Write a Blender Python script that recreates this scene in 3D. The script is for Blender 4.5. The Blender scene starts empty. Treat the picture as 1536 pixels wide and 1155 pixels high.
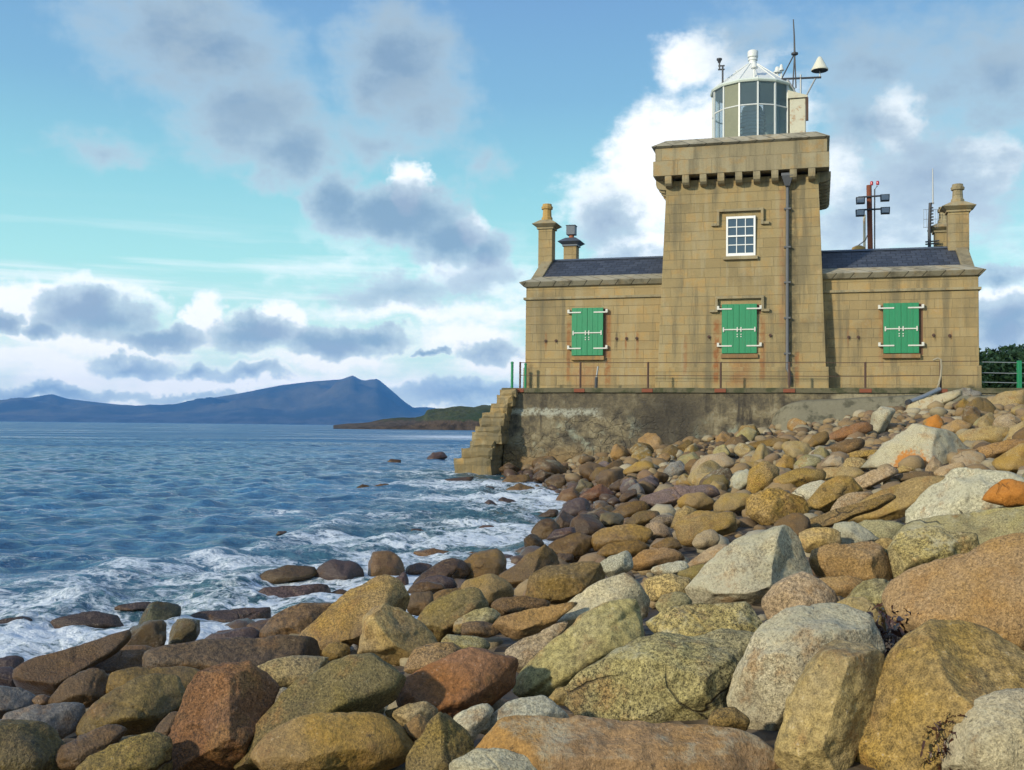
import bpy, bmesh, math, random
import numpy as np
from mathutils import Vector, Matrix
random.seed(7); RNG = np.random.default_rng(7)
R = math.radians
scene = bpy.context.scene
COL = scene.collection

# ------------------------------------------------------------------ camera
PW, PH, FPX = 1536.0, 1155.0, 1600.0
EYE = 1.5
PITCH = math.atan(62.5 / FPX); ROLL = 0.0107
cam_d = bpy.data.cameras.new('camera'); cam = bpy.data.objects.new('camera', cam_d); COL.objects.link(cam)
cam_d.sensor_width = 36.0; cam_d.lens = 36.0 * FPX / PW; cam_d.clip_start = 0.05; cam_d.clip_end = 60000
CM = Matrix.Rotation(math.pi / 2 + PITCH, 3, 'X') @ Matrix.Rotation(ROLL, 3, 'Z')
cam.matrix_world = Matrix.Translation((0, 0, EYE)) @ CM.to_4x4()
scene.camera = cam
RM = np.array(CM); ORG = np.array([0, 0, EYE])
def ray(px, py):
    return RM @ np.array([(px - PW / 2) / FPX, -(py - PH / 2) / FPX, -1.0])
def project(p):
    q = RM.T @ (np.array(p, float) - ORG)
    return (PW / 2 + FPX * q[0] / -q[2], PH / 2 - FPX * q[1] / -q[2], -q[2])
def at_depth(px, py, Y):
    d = ray(px, py); return ORG + d * (Y / d[1])

# ------------------------------------------------------------------ exposure, sun, sky
vs = scene.view_settings
vs.view_transform = 'Standard'; vs.look = 'None'; vs.exposure = 0.14; vs.gamma = 1.0; vs.use_curve_mapping = False
SUN_TO = Vector((-0.74, -0.58, 0.38)).normalized()
sun_d = bpy.data.lights.new('sun', 'SUN'); sun_d.energy = 3.6; sun_d.angle = R(2.5); sun_d.color = (1.0, 0.89, 0.67)
sun = bpy.data.objects.new('sun', sun_d); COL.objects.link(sun)
sun.rotation_euler = SUN_TO.to_track_quat('Z', 'Y').to_euler()

def s2l(c):
    c = c / 255.0
    return c / 12.92 if c <= 0.04045 else ((c + 0.055) / 1.055) ** 2.4
def srgb(r, g, b): return (s2l(r), s2l(g), s2l(b), 1.0)

class NT:
    """small helper for writing node trees as expressions"""
    def __init__(self, tree): self.t = tree; self.n = tree.nodes; self.l = tree.links
    def new(self, typ, **kw):
        nd = self.n.new(typ)
        for k, v in kw.items(): setattr(nd, k, v)
        return nd
    def put(self, sock, v):
        if v is None: return
        if hasattr(v, 'is_output'): self.l.new(v, sock)
        else: sock.default_value = v
    def m(self, op, a, b=None, c=None, clamp=False):
        nd = self.new('ShaderNodeMath', operation=op, use_clamp=clamp)
        self.put(nd.inputs[0], a); self.put(nd.inputs[1], b); self.put(nd.inputs[2], c)
        return nd.outputs[0]
    def v(self, op, a, b=None, c=None):
        nd = self.new('ShaderNodeVectorMath', operation=op)
        self.put(nd.inputs[0], a); self.put(nd.inputs[1], b)
        if c is not None: self.put(nd.inputs[2], c)
        return nd.outputs['Value'] if op in ('LENGTH', 'DOT_PRODUCT') else nd.outputs[0]
    def noise(self, vec, scale, detail=4, rough=0.55, dist=0.0, out='Fac'):
        nd = self.new('ShaderNodeTexNoise'); self.put(nd.inputs['Vector'], vec)
        nd.inputs['Scale'].default_value = scale; nd.inputs['Detail'].default_value = detail
        nd.inputs['Roughness'].default_value = rough; nd.inputs['Distortion'].default_value = dist
        return nd.outputs[out]
    def ss(self, x, a, b):
        nd = self.new('ShaderNodeMapRange', interpolation_type='SMOOTHSTEP')
        self.put(nd.inputs[0], x); self.put(nd.inputs[1], a); self.put(nd.inputs[2], b)
        return nd.outputs[0]
    def mix(self, f, a, b, blend='MIX'):
        nd = self.new('ShaderNodeMix', data_type='RGBA', blend_type=blend)
        self.put(nd.inputs[0], f); self.put(nd.inputs[6], a); self.put(nd.inputs[7], b)
        return nd.outputs[2]
    def ramp(self, f, stops):
        nd = self.new('ShaderNodeValToRGB'); self.put(nd.inputs[0], f); cr = nd.color_ramp
        while len(cr.elements) < len(stops): cr.elements.new(0.5)
        for e, (p, c) in zip(cr.elements, stops): e.position = p; e.color = c
        return nd.outputs[0]
    def bump(self, h, strength=0.5, dist=0.02, normal=None):
        nd = self.new('ShaderNodeBump'); self.put(nd.inputs['Height'], h)
        nd.inputs['Strength'].default_value = strength; nd.inputs['Distance'].default_value = dist
        if normal is not None: self.put(nd.inputs['Normal'], normal)
        return nd.outputs[0]
    def sep(self, vec):
        nd = self.new('ShaderNodeSeparateXYZ'); self.put(nd.inputs[0], vec); return nd.outputs
    def comb(self, x, y, z):
        nd = self.new('ShaderNodeCombineXYZ'); self.put(nd.inputs[0], x); self.put(nd.inputs[1], y); self.put(nd.inputs[2], z)
        return nd.outputs[0]

def px_ae(px, py):
    d = ray(px, py); d = d / np.linalg.norm(d)
    return math.atan2(d[0], d[1]), math.asin(d[2])

world = bpy.data.worlds.new('World'); scene.world = world; world.use_nodes = True
SKY_STRENGTH = 0.1
SKY_GAIN = 1.05
def build_world():
    W = NT(world.node_tree); W.n.clear()
    out = W.new('ShaderNodeOutputWorld'); bg = W.new('ShaderNodeBackground')
    W.l.new(bg.outputs[0], out.inputs[0])
    sky = W.new('ShaderNodeTexSky', sky_type='NISHITA'); sky.sun_disc = False
    sky.sun_elevation = math.asin(SUN_TO.z); sky.sun_rotation = math.atan2(SUN_TO.x, SUN_TO.y)
    sky.air_density = 1.2; sky.dust_density = 0.8; sky.ozone_density = 2.0
    dirv = W.v('NORMALIZE', W.new('ShaderNodeTexCoord').outputs['Generated'])
    x, y, z = W.sep(dirv)
    az = W.m('ARCTAN2', x, y); el = W.m('ARCSINE', z)
    p = W.comb(az, el, 0.0)
    k = 1.0 / SKY_STRENGTH
    def kc(r, g, b): c = srgb(r, g, b); return tuple(v for v in c[:3]) + (1,)
    grad = W.ramp(W.m('MULTIPLY', el, 1 / 0.6, clamp=True), [
        (0.0, kc(216, 232, 230)), (0.09, kc(200, 232, 226)), (0.24, kc(166, 222, 214)), (0.36, kc(142, 202, 208)),
        (0.50, kc(122, 172, 200)), (0.66, kc(110, 152, 194)), (1.0, kc(90, 130, 184))])
    grad = W.v('SCALE', grad); grad.node.inputs['Scale'].default_value = k
    base = W.mix(0.88, sky.outputs[0], grad)
    # --- clouds: irregular masses at fixed bearings and heights in the sky
    wn = W.noise(p, 9.0, 5, 0.6, out='Color'); wn2 = W.noise(p, 30.0, 4, 0.6, out='Color')
    wp = W.v('ADD', p, W.v('MULTIPLY', W.v('SUBTRACT', wn, (0.5, 0.5, 0.5)), (0.062, 0.036, 0)))
    wp = W.v('ADD', wp, W.v('MULTIPLY', W.v('SUBTRACT', wn2, (0.5, 0.5, 0.5)), (0.045, 0.032, 0)))
    def field(blobs):
        acc = None
        for (bx, by, rx, ry, w) in blobs:
            a, e = px_ae(bx, by); sx, sy = FPX / rx, FPX / ry
            q = W.v('MULTIPLY_ADD', wp, (sx, sy, 0), (-a * sx, -e * sy, 0))
            l = W.v('LENGTH', q)
            f = W.m('MULTIPLY_ADD', l, -w, w)
            acc = f if acc is None else W.m('SMOOTH_MAX', acc, f, 0.15)
        return acc
    fine = W.noise(W.v('MULTIPLY', p, (1, 1.7, 1)), 26.0, 7, 0.62)
    big = W.noise(W.v('MULTIPLY', p, (1, 1.9, 1)), 7.0, 6, 0.6)
    white = [(1010, 235, 130, 110, 1.1), (940, 300, 140, 75, .9), (1040, 90, 80, 55, .75), (960, 375, 90, 45, 1.0), (1120, 190, 120, 120, .8),
             (1262, 270, 50, 80, 1.0), (1350, 190, 45, 70, 1.1), (1472, 250, 60, 55, 1.1), (1385, 300, 120, 100, .8), (1290, 340, 90, 60, .9),
             (615, 282, 36, 48, 1.3), (712, 345, 42, 34, .8), (60, 450, 150, 42, .95), (32, 492, 38, 38, 1.2), (300, 482, 36, 46, 1.2), (420, 485, 52, 42, 1.25),
             (320, 572, 600, 40, .62), (640, 470, 300, 26, .55), (700, 410, 110, 40, .6), (700, 505, 110, 42, .7), (150, 520, 220, 40, .6), (740, 540, 80, 40, .8),
             (1500, 455, 70, 34, .9), (1500, 525, 90, 36, 1.0), (60, 545, 180, 30, .8), (500, 540, 160, 26, .7)]
    grey = [(290, 60, 210, 120, .95), (380, 165, 160, 110, .95), (440, 225, 110, 80, .9), (150, 40, 110, 70, .5),
            (600, 95, 140, 130, 1.0), (640, 165, 110, 80, .75), (560, 210, 130, 60, .55),
            (590, 325, 150, 66, 1.25), (505, 300, 70, 70, 1.0), (670, 360, 100, 48, 1.15), (725, 375, 62, 56, .9),
            (150, 220, 110, 44, .5), (720, 250, 66, 52, .5), (600, 440, 160, 36, .55), (720, 420, 90, 40, .55),
            (140, 465, 90, 45.9, 1.25), (235, 503, 85.5, 23.7, 1.25), (8, 482, 36, 26.6, 1.2), (70, 495, 32.4, 22.2, 1),
            (385, 500, 90, 34, 1.25), (500, 510, 117, 29.6, 1.2), (570, 508, 72, 22.2, 1),
            (195, 545, 81, 20.7, 0.9), (300, 553, 45, 17.8, 1), (385, 562, 72, 17.8, 0.9), (650, 529, 21.6, 8.14, 1.2),
            (60, 592, 198, 16.3, 0.9), (300, 592, 144, 10.4, 0.6), (690, 588, 144, 23.7, 0.95), (730, 528, 63, 22.2, 0.8),
            (905, 325, 70, 70, .7), (930, 390, 90, 30, .5), (1275, 330, 90, 100, .6), (1400, 270, 190, 130, .75), (1480, 110, 190, 140, .75), (1300, 90, 150, 110, .7),
            (1120, 60, 120, 90, .5), (1512, 492, 70, 50, 1.2), (1490, 420, 60, 24, .8), (1300, 190, 140, 90, .7)]
    # the same kinds of cloud in the rest of the sky, out of the photograph's view
    away = W.ss(W.m('ABSOLUTE', az), 0.55, 0.85)
    fw = W.m('ADD', field(white), W.m('MULTIPLY', W.m('SUBTRACT', fine, 0.5), 0.75))
    fg = W.m('ADD', field(grey), W.m('MULTIPLY', W.m('SUBTRACT', fine, 0.5), 0.68))
    aw = W.m('MULTIPLY', W.m('SUBTRACT', big, 0.47), 2.6); ag = W.m('MULTIPLY', W.m('SUBTRACT', big, 0.52), 3.0)
    hi = W.m('MULTIPLY', W.ss(el, 0.42, 0.6), 1.0); away = W.m('MAXIMUM', away, hi)
    def lerp(a, b, f): return W.m('ADD', W.m('MULTIPLY', a, W.m('SUBTRACT', 1.0, f)), W.m('MULTIPLY', b, f))
    fw = lerp(fw, aw, away); fg = lerp(fg, ag, away)
    dw = W.ss(fw, 0.02, 0.50); dg = W.m('MULTIPLY', W.ss(fg, 0.05, W.m('MULTIPLY_ADD', W.ss(el, 0.12, 0.34), 0.35, 0.34)), 0.90)
    # thin high streaks
    streak = W.noise(W.v('MULTIPLY', W.comb(W.m('ADD', az, W.m('MULTIPLY', el, 2.0)), el, 0.0), (2.2, 34, 1)), 1.6, 5, 0.55)
    lowband = W.m('MULTIPLY', W.ss(el, 0.21, 0.10), W.ss(el, -0.02, 0.03))
    st = W.m('MULTIPLY', W.m('MULTIPLY', W.ss(streak, 0.48, 0.72), lowband), 0.75)
    colw = W.mix(fine, kc(232, 238, 240), kc(255, 255, 252))
    colg = W.mix(W.ss(fg, 0.1, 0.95), kc(186, 205, 212), kc(126, 150, 172))
    warm = W.m('MULTIPLY', W.ss(el, 0.2, 0.36), W.ss(big, 0.42, 0.62))
    colg = W.mix(W.m('MULTIPLY', warm, 0.75), colg, kc(164, 180, 188))
    def sc(c): o = W.v('SCALE', c); o.node.inputs['Scale'].default_value = k; return o
    c = W.mix(st, base, sc(W.mix(0.0, kc(240, 244, 242), kc(240, 244, 242))))
    rim = W.m('MULTIPLY', W.m('MULTIPLY', W.ss(fg, -0.28, 0.02), W.ss(big, 0.42, 0.62)), W.ss(el, 0.20, 0.12)); rim = W.m('MULTIPLY', rim, 0.85)
    c = W.mix(W.m('MAXIMUM', dw, rim), c, sc(colw)); c = W.mix(dg, c, sc(colg))
    far_ = W.m('MINIMUM', W.m('DIVIDE', 620.0, W.m('MAXIMUM', W.m('SINE', el), 0.012)), 15500.0)   # brighter towards the horizon, as the air in front of it dims it
    lift = W.m('MULTIPLY', W.m('EXPONENT', W.m('MULTIPLY', far_, 4.5e-5)), 1.06 * SKY_GAIN); c = W.v('SCALE', c); W.put(c.node.inputs['Scale'], lift)
    c = W.v('MULTIPLY', c, W.mix(W.ss(el, 0.16, 0.03), (1, 1, 1, 1), (1.06, .99, .86, 1)))
    # below the horizon: sea-blue ground light
    c = W.mix(W.ss(el, 0.0, -0.03), c, tuple(v * k for v in srgb(96, 126, 160)[:3]) + (1,))
    W.l.new(c, bg.inputs[0]); bg.inputs[1].default_value = SKY_STRENGTH
build_world()

# ------------------------------------------------------------------ numpy noise
def _hash(ix, iy, iz, seed):
    h = (ix * 374761393 + iy * 668265263 + iz * 2147483647 + seed * 1274126177) & 0xFFFFFFFF
    h = ((h ^ (h >> 13)) * 1274126177) & 0xFFFFFFFF
    h = ((h ^ (h >> 15)) * 2246822519) & 0xFFFFFFFF
    return ((h ^ (h >> 16)) & 0xFFFF) / 65535.0
def vnoise(p, seed=0):
    p = np.asarray(p, float); f = np.floor(p); i = f.astype(np.int64); f = p - f; f = f * f * f * (f * (f * 6 - 15) + 10)
    r = 0
    for dx in (0, 1):
        wx = f[:, 0] if dx else 1 - f[:, 0]
        for dy in (0, 1):
            wy = f[:, 1] if dy else 1 - f[:, 1]
            for dz in (0, 1):
                wz = f[:, 2] if dz else 1 - f[:, 2]
                r = r + wx * wy * wz * _hash(i[:, 0] + dx, i[:, 1] + dy, i[:, 2] + dz, seed)
    return r * 2 - 1
def fbm(p, octv=4, seed=0, gain=0.5, lac=2.03):
    p = np.asarray(p, float); a = 1.0; r = 0; s = 0
    for o in range(octv):
        r = r + a * vnoise(p + 17.3 * o, seed + o * 31); s += a; a *= gain; p = p * lac
    return r / s

# ------------------------------------------------------------------ object helpers
def tag(o, label=None, cat=None, group=None, kind=None):
    if label: o['label'] = label
    if cat: o['category'] = cat
    if group: o['group'] = group
    if kind: o['kind'] = kind
    return o
def empty(name, loc, rz=0.0):
    o = bpy.data.objects.new(name, None); COL.objects.link(o); o.location = loc; o.rotation_euler = (0, 0, rz)
    o.empty_display_size = 0.3
    return o
class MB:
    def __init__(self): self.v = []; self.f = []
    def add(self, vs_, fs):
        b = len(self.v); self.v += [tuple(map(float, q)) for q in vs_]; self.f += [tuple(b + i for i in f) for f in fs]; return self
    def box(self, x0, x1, y0, y1, z0, z1):
        return self.frustum((x0, x1, y0, y1), z0, (x0, x1, y0, y1), z1)
    def frustum(self, a, z0, b, z1):
        vs_ = [(a[0], a[2], z0), (a[1], a[2], z0), (a[1], a[3], z0), (a[0], a[3], z0), (b[0], b[2], z1), (b[1], b[2], z1), (b[1], b[3], z1), (b[0], b[3], z1)]
        return self.add(vs_, [(3, 2, 1, 0), (4, 5, 6, 7), (0, 1, 5, 4), (1, 2, 6, 5), (2, 3, 7, 6), (3, 0, 4, 7)])
    def prism(self, poly, axis, a, b):
        """poly: list of 2-D points in the two other axes, extruded along axis from a to b"""
        n = len(poly)
        def mk(p, t): return (t, p[0], p[1]) if axis == 'x' else (p[0], t, p[1]) if axis == 'y' else (p[0], p[1], t)
        vs_ = [mk(p, a) for p in poly] + [mk(p, b) for p in poly]
        return self.add(vs_, [tuple(range(n))[::-1], tuple(range(n, 2 * n))] + [(i, (i + 1) % n, n + (i + 1) % n, n + i) for i in range(n)])
    def tube(self, pts, r, n=8, r1=None):
        pts = [Vector(p) for p in pts]; rings = []
        m = len(pts)
        for i, p in enumerate(pts):
            d = (pts[min(i + 1, m - 1)] - pts[max(i - 1, 0)]).normalized()
            a = d.orthogonal().normalized() if abs(d.z) > .95 else d.cross(Vector((0, 0, 1))).normalized(); b = d.cross(a)
            rr = r if r1 is None else r + (r1 - r) * i / max(1, m - 1)
            rings.append([p + (a * math.cos(t) + b * math.sin(t)) * rr for t in [2 * math.pi * j / n for j in range(n)]])
        vs_ = [q for rg in rings for q in rg]
        fs = [(i * n + j, i * n + (j + 1) % n, (i + 1) * n + (j + 1) % n, (i + 1) * n + j) for i in range(m - 1) for j in range(n)]
        fs += [tuple(range(n))[::-1], tuple(range((m - 1) * n, m * n))]
        return self.add(vs_, fs)
    def lathe(self, prof, c, n=24, ph=0.0):
        vs_ = []; fs = []
        for r, z in prof:
            vs_ += [(c[0] + r * math.cos(ph + 2 * math.pi * j / n), c[1] + r * math.sin(ph + 2 * math.pi * j / n), c[2] + z) for j in range(n)]
        for i in range(len(prof) - 1):
            fs += [(i * n + j, i * n + (j + 1) % n, (i + 1) * n + (j + 1) % n, (i + 1) * n + j) for j in range(n)]
        fs += [tuple(range(n))[::-1], tuple(range((len(prof) - 1) * n, len(prof) * n))]
        return self.add(vs_, fs)
    def build(self, name, mat, parent=None, bevel=0.0, smooth=False):
        me = bpy.data.meshes.new(name); me.from_pydata(self.v, [], self.f)
        bm = bmesh.new(); bm.from_mesh(me); bmesh.ops.recalc_face_normals(bm, faces=bm.faces)
        for f in bm.faces: f.smooth = smooth
        bm.to_mesh(me); bm.free()
        if mat: me.materials.append(mat)
        o = bpy.data.objects.new(name, me); COL.objects.link(o); o.parent = parent
        if smooth:
            try: me.set_sharp_from_angle(angle=R(40))
            except Exception: pass
        if bevel:
            b = o.modifiers.new('bevel', 'BEVEL'); b.width = bevel; b.segments = 2; b.limit_method = 'ANGLE'
        return o
def mesh_np(name, verts, faces, mat, parent=None, smooth=True):
    """quads or tris given as an int array"""
    me = bpy.data.meshes.new(name); nv = len(verts); nf, k = faces.shape
    me.vertices.add(nv); me.vertices.foreach_set('co', np.asarray(verts, np.float32).ravel())
    me.loops.add(nf * k); me.loops.foreach_set('vertex_index', faces.astype(np.int32).ravel())
    me.polygons.add(nf); me.polygons.foreach_set('loop_start', np.arange(0, nf * k, k, dtype=np.int32))
    me.polygons.foreach_set('loop_total', np.full(nf, k, np.int32))
    me.polygons.foreach_set('use_smooth', np.full(nf, smooth))
    me.update(calc_edges=True)
    if mat: me.materials.append(mat)
    o = bpy.data.objects.new(name, me); COL.objects.link(o); o.parent = parent
    return o
def grid_faces(nr, nc):
    i = np.arange(nr - 1)[:, None] * nc + np.arange(nc - 1)[None]
    return np.stack([i, i + 1, i + nc + 1, i + nc], -1).reshape(-1, 4)

# ------------------------------------------------------------------ materials
def mat_new(name):
    m = bpy.data.materials.new(name); m.use_nodes = True; T = NT(m.node_tree); T.n.clear()
    out = T.new('ShaderNodeOutputMaterial'); b = T.new('ShaderNodeBsdfPrincipled'); T.l.new(b.outputs[0], out.inputs[0])
    return m, T, b, out
def mat_plain(name, col, rough=0.6, metal=0.0, var=0.25, scale=6.0, bump=0.15, wear=None, grain=None):
    m, T, b, out = mat_new(name); P = T.new('ShaderNodeTexCoord').outputs['Object']
    if grain: P = T.v('MULTIPLY', P, grain)
    n = T.noise(P, scale, 6, 0.65); n2 = T.noise(P, scale * 7, 4, 0.6)
    f = T.m('MULTIPLY_ADD', T.m('ADD', n, n2), var, 1 - var)
    c = T.v('SCALE', tuple(col[:3])); T.put(c.node.inputs['Scale'], f)
    if wear:
        c = T.mix(T.ss(T.noise(P, scale * 1.7, 6, 0.7), wear[1], wear[1] + 0.14), c, tuple(wear[0][:3]) + (1,))
    T.put(b.inputs['Base Color'], c); b.inputs['Roughness'].default_value = rough; b.inputs['Metallic'].default_value = metal
    T.put(b.inputs['Normal'], T.bump(n2, bump, 0.01))
    return m

def mat_ashlar(name, colA, colB, bw=0.66, bh=0.288, stains_shade=(), mortar=(0.20, 0.17, 0.10), warm=(0.40, 0.24, 0.075), dark=(0.13, 0.11, 0.068), msize=0.006, mamt=.36):
    m, T, b, out = mat_new(name); P = T.new('ShaderNodeTexCoord').outputs['Object']
    x, y, z = T.sep(P); u = T.m('ADD', x, y)
    wob = T.noise(P, 1.3, 3, 0.5)
    q = T.comb(u, T.m('ADD', z, T.m('MULTIPLY', T.m('SUBTRACT', wob, 0.5), 0.02)), 0.0)
    br = T.new('ShaderNodeTexBrick'); T.put(br.inputs['Vector'], q); br.offset = 0.43; br.offset_frequency = 2; br.squash = 0.74; br.squash_frequency = 3
    br.inputs['Color1'].default_value = (0, 0, 0, 1); br.inputs['Color2'].default_value = (1, 1, 1, 1); br.inputs['Mortar'].default_value = (.5, .5, .5, 1)
    br.inputs['Scale'].default_value = 1.0; br.inputs['Mortar Size'].default_value = msize; br.inputs['Mortar Smooth'].default_value = 0.4
    br.inputs['Brick Width'].default_value = bw; br.inputs['Row Height'].default_value = bh; br.inputs['Bias'].default_value = 0.0
    rnd = T.sep(br.outputs['Color'])[0]
    n1 = T.noise(P, 0.55, 6, 0.6); n2 = T.noise(P, 3.2, 6, 0.65); n3 = T.noise(P, 38, 5, 0.7)
    c = T.mix(rnd, colA + (1,), colB + (1,))
    c = T.mix(T.m('MULTIPLY', T.ss(T.m('ADD', T.m('MULTIPLY', rnd, 0.18), T.m('MULTIPLY', n2, 1.05)), 0.60, 0.88), 0.62), c, warm + (1,))
    c = T.mix(T.m('MULTIPLY', T.ss(n1, 0.50, 0.72), 0.55), c, dark + (1,))
    c = T.mix(T.m('MULTIPLY', T.ss(n2, 0.60, 0.78), 0.28), c, (0.42, 0.40, 0.33, 1))
    vs1 = T.noise(T.v('MULTIPLY', P, (2.6, 2.6, .22)), 1.0, 6, .62); c = T.mix(T.m('MULTIPLY', T.ss(vs1, .50, .66), .65), c, (.13, .115, .075, 1)); c = T.mix(T.m('MULTIPLY', T.ss(vs1, .46, .34), .3), c, (.38, .34, .23, 1))
    sp = T.m('MULTIPLY_ADD', n3, 0.75, 0.62); c = T.v('SCALE', c); T.put(c.node.inputs['Scale'], sp)
    c = T.mix(T.m('MULTIPLY', br.outputs['Fac'], mamt), c, mortar + (1,))
    edge = T.noise(P, 5.0, 5, 0.7)
    for (sx, z0, z1, w, col, amt) in stains_shade:      # rust and damp streaks where iron or water runs; also painted tower shade
        mx = T.ss(T.m('ABSOLUTE', T.m('SUBTRACT', T.m('ADD', x, T.m('MULTIPLY', T.m('SUBTRACT', edge, 0.5), w * 1.2)), sx)), w, w * 0.25)
        mz = T.m('MULTIPLY', T.ss(z, z0 - 0.12, z0 + 0.2), T.ss(z, z1 + 0.1, z1 - 0.1))
        a = T.m('MULTIPLY', T.m('MULTIPLY', mx, mz), T.m('MULTIPLY', T.ss(edge, 0.25, 0.62), amt))
        c = T.mix(a, c, col + (1,))
    T.put(b.inputs['Base Color'], c); b.inputs['Roughness'].default_value = 0.92
    h = T.m('ADD', T.m('MULTIPLY', br.outputs['Fac'], -1.0), T.m('ADD', T.m('MULTIPLY', n3, 0.4), T.m('ADD', T.m('MULTIPLY', n2, 0.7), T.m('MULTIPLY', rnd, 0.4))))
    T.put(b.inputs['Normal'], T.bump(h, 0.85, 0.025))
    return m
RUST = (0.26, 0.095, 0.03); DAMP_SHADE = (0.075, 0.065, 0.04); OCHS = (0.34, 0.17, 0.045)
FAC_STAINS_SHADE = [(-5.62, 3.0, 5.0, 0.10, RUST, .7), (-4.30, 2.8, 5.3, 0.14, RUST, .85), (-3.35, 3.7, 4.6, 0.07, RUST, .8), (-3.72, 4.0, 4.6, 0.05, RUST, .7), (-4.03, 4.0, 4.6, 0.05, DAMP_SHADE, .7),
          (-5.0, 2.75, 3.55, 0.6, (0.30, 0.12, 0.05), .5), (-6.4, 4.0, 4.6, 0.06, RUST, .6), (-0.78, 2.9, 4.9, 0.13, RUST, .9), (0.62, 3.0, 5.0, 0.13, RUST, .7), (-0.05, 2.75, 3.6, 0.5, RUST, .5),
          (-1.75, 3.2, 4.4, 0.09, RUST, .55), (1.52, 2.8, 9.2, 0.22, DAMP_SHADE, .75), (1.2, 4.6, 9.0, 0.12, (0.30, 0.14, 0.07), .5), (1.65, 2.8, 3.9, 0.1, RUST, .7),
          (3.15, 4.1, 4.6, 0.05, RUST, .5), (3.45, 4.0, 4.6, 0.06, DAMP_SHADE, .6), (5.65, 4.1, 4.6, 0.06, DAMP_SHADE, .5), (6.1, 4.2, 4.5, 0.05, RUST, .5), (4.1, 3.3, 5.2, .09, RUST, .4), (2.65, 2.7, 5.6, .18, DAMP_SHADE, .45), (-6.95, 2.7, 3.6, .2, DAMP_SHADE, .6)]  # the tall strip beside the tower paints its shadow on the right wing
M_STONE = mat_ashlar('ashlar_sandstone', (0.30, 0.224, 0.108), (0.36, 0.276, 0.14), stains_shade=FAC_STAINS_SHADE)
M_STONE_TOWER = mat_ashlar('ashlar_tower', (0.282, 0.215, 0.104), (0.332, 0.26, 0.132), bw=0.70, bh=0.298, stains_shade=FAC_STAINS_SHADE)
M_TRIM = mat_ashlar('dressed_trim_stone', (0.27, 0.225, 0.135), (0.33, 0.28, 0.17), bw=1.06, bh=0.50, warm=(0.36, 0.20, 0.05))
M_COPING = mat_ashlar('coping_stone', (0.30, 0.27, 0.19), (0.40, 0.36, 0.27), bw=0.52, bh=4.0, mortar=(0.05, 0.045, 0.03), msize=.02, mamt=.85, warm=(0.36, 0.24, 0.09))

def mat_slate():
    m, T, b, out = mat_new('roof_slate'); P = T.new('ShaderNodeTexCoord').outputs['Object']
    x, y, z = T.sep(P); q = T.comb(x, T.m('MULTIPLY', y, 1.12), 0.0)
    br = T.new('ShaderNodeTexBrick'); T.put(br.inputs['Vector'], q)
    br.inputs['Color1'].default_value = (.026, .033, .05, 1); br.inputs['Color2'].default_value = (.055, .066, .092, 1); br.inputs['Mortar'].default_value = (.012, .014, .02, 1)
    br.inputs['Scale'].default_value = 1; br.inputs['Mortar Size'].default_value = 0.012; br.inputs['Brick Width'].default_value = .3; br.inputs['Row Height'].default_value = .23
    n = T.noise(P, 9, 5, .6); c = T.v('SCALE', br.outputs['Color']); T.put(c.node.inputs['Scale'], T.m('MULTIPLY_ADD', n, .9, .55))
    T.put(b.inputs['Base Color'], c); b.inputs['Roughness'].default_value = .6
    T.put(b.inputs['Normal'], T.bump(T.m('ADD', T.m('MULTIPLY', br.outputs['Fac'], -1), n), .8, .02))
    return m
M_SLATE = mat_slate()
M_GREEN = mat_plain('green_paint', (0.014, 0.225, 0.098), .55, 0, .42, 3.5, .3, wear=((0.05, 0.17, 0.09), .56), grain=(5, 1, .35))
M_WHITE = mat_plain('white_paint', (0.66, 0.68, 0.66), .45, 0, .10, 5, .05)
M_WHITE_RUST = mat_plain('white_paint_rusty', (0.52, 0.50, 0.39), .55, 0, .2, 2.2, .1, wear=((0.34, 0.17, 0.06), 0.54))
M_GREENFRAME = mat_plain('pale_green_white_paint', (0.62, 0.68, 0.60), .5, 0, .12, 4, .05)
M_IRON = mat_plain('dark_iron', (0.055, 0.06, 0.07), .6, .3, .3, 9, .2, wear=((0.13, 0.055, 0.03), .58))
M_PIPE = mat_plain('grey_pipe_paint', (0.10, 0.105, 0.115), .55, .1, .3, 5, .15)
M_RUSTY = mat_plain('rusted_steel', (0.095, 0.055, 0.04), .85, .1, .45, 14, .4, wear=((0.05, 0.045, 0.045), .56))
M_REDRUST = mat_plain('red_rust', (0.20, 0.065, 0.035), .9, 0, .4, 12, .4)
M_GALV = mat_plain('galvanised_steel', (0.30, 0.32, 0.34), .5, .5, .3, 10, .15)
M_TERRA = mat_plain('yellow_fireclay', (0.42, 0.27, 0.085), .8, 0, .35, 7, .3, wear=((0.40, 0.17, 0.02), .58))
M_REDCLAY = mat_plain('red_fireclay', (0.36, 0.13, 0.07), .8, 0, .3, 7, .3)
M_LEAD = mat_plain('lead_sheet', (0.10, 0.12, 0.15), .5, .4, .3, 8, .2)
M_CREAM = mat_plain('cream_fibreglass', (0.66, 0.64, 0.52), .45, 0, .1, 5, .05)
M_REDLAMP = mat_plain('red_lamp_glass', (0.42, 0.03, 0.05), .2, 0, .1, 5, .02)
M_STRAP = mat_plain('weathered_white_iron', (0.60, 0.60, 0.55), .6, 0, .25, 9, .15, wear=((0.36, 0.27, 0.18), .62))
M_SASH = mat_plain('white_sash_paint', (0.80, 0.81, 0.80), .4, 0, .06, 5, .03)
M_ORANGE_HOSE = mat_plain('pale_hose_rubber', (0.30, 0.265, 0.19), .6, 0, .2, 8, .1)
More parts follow.
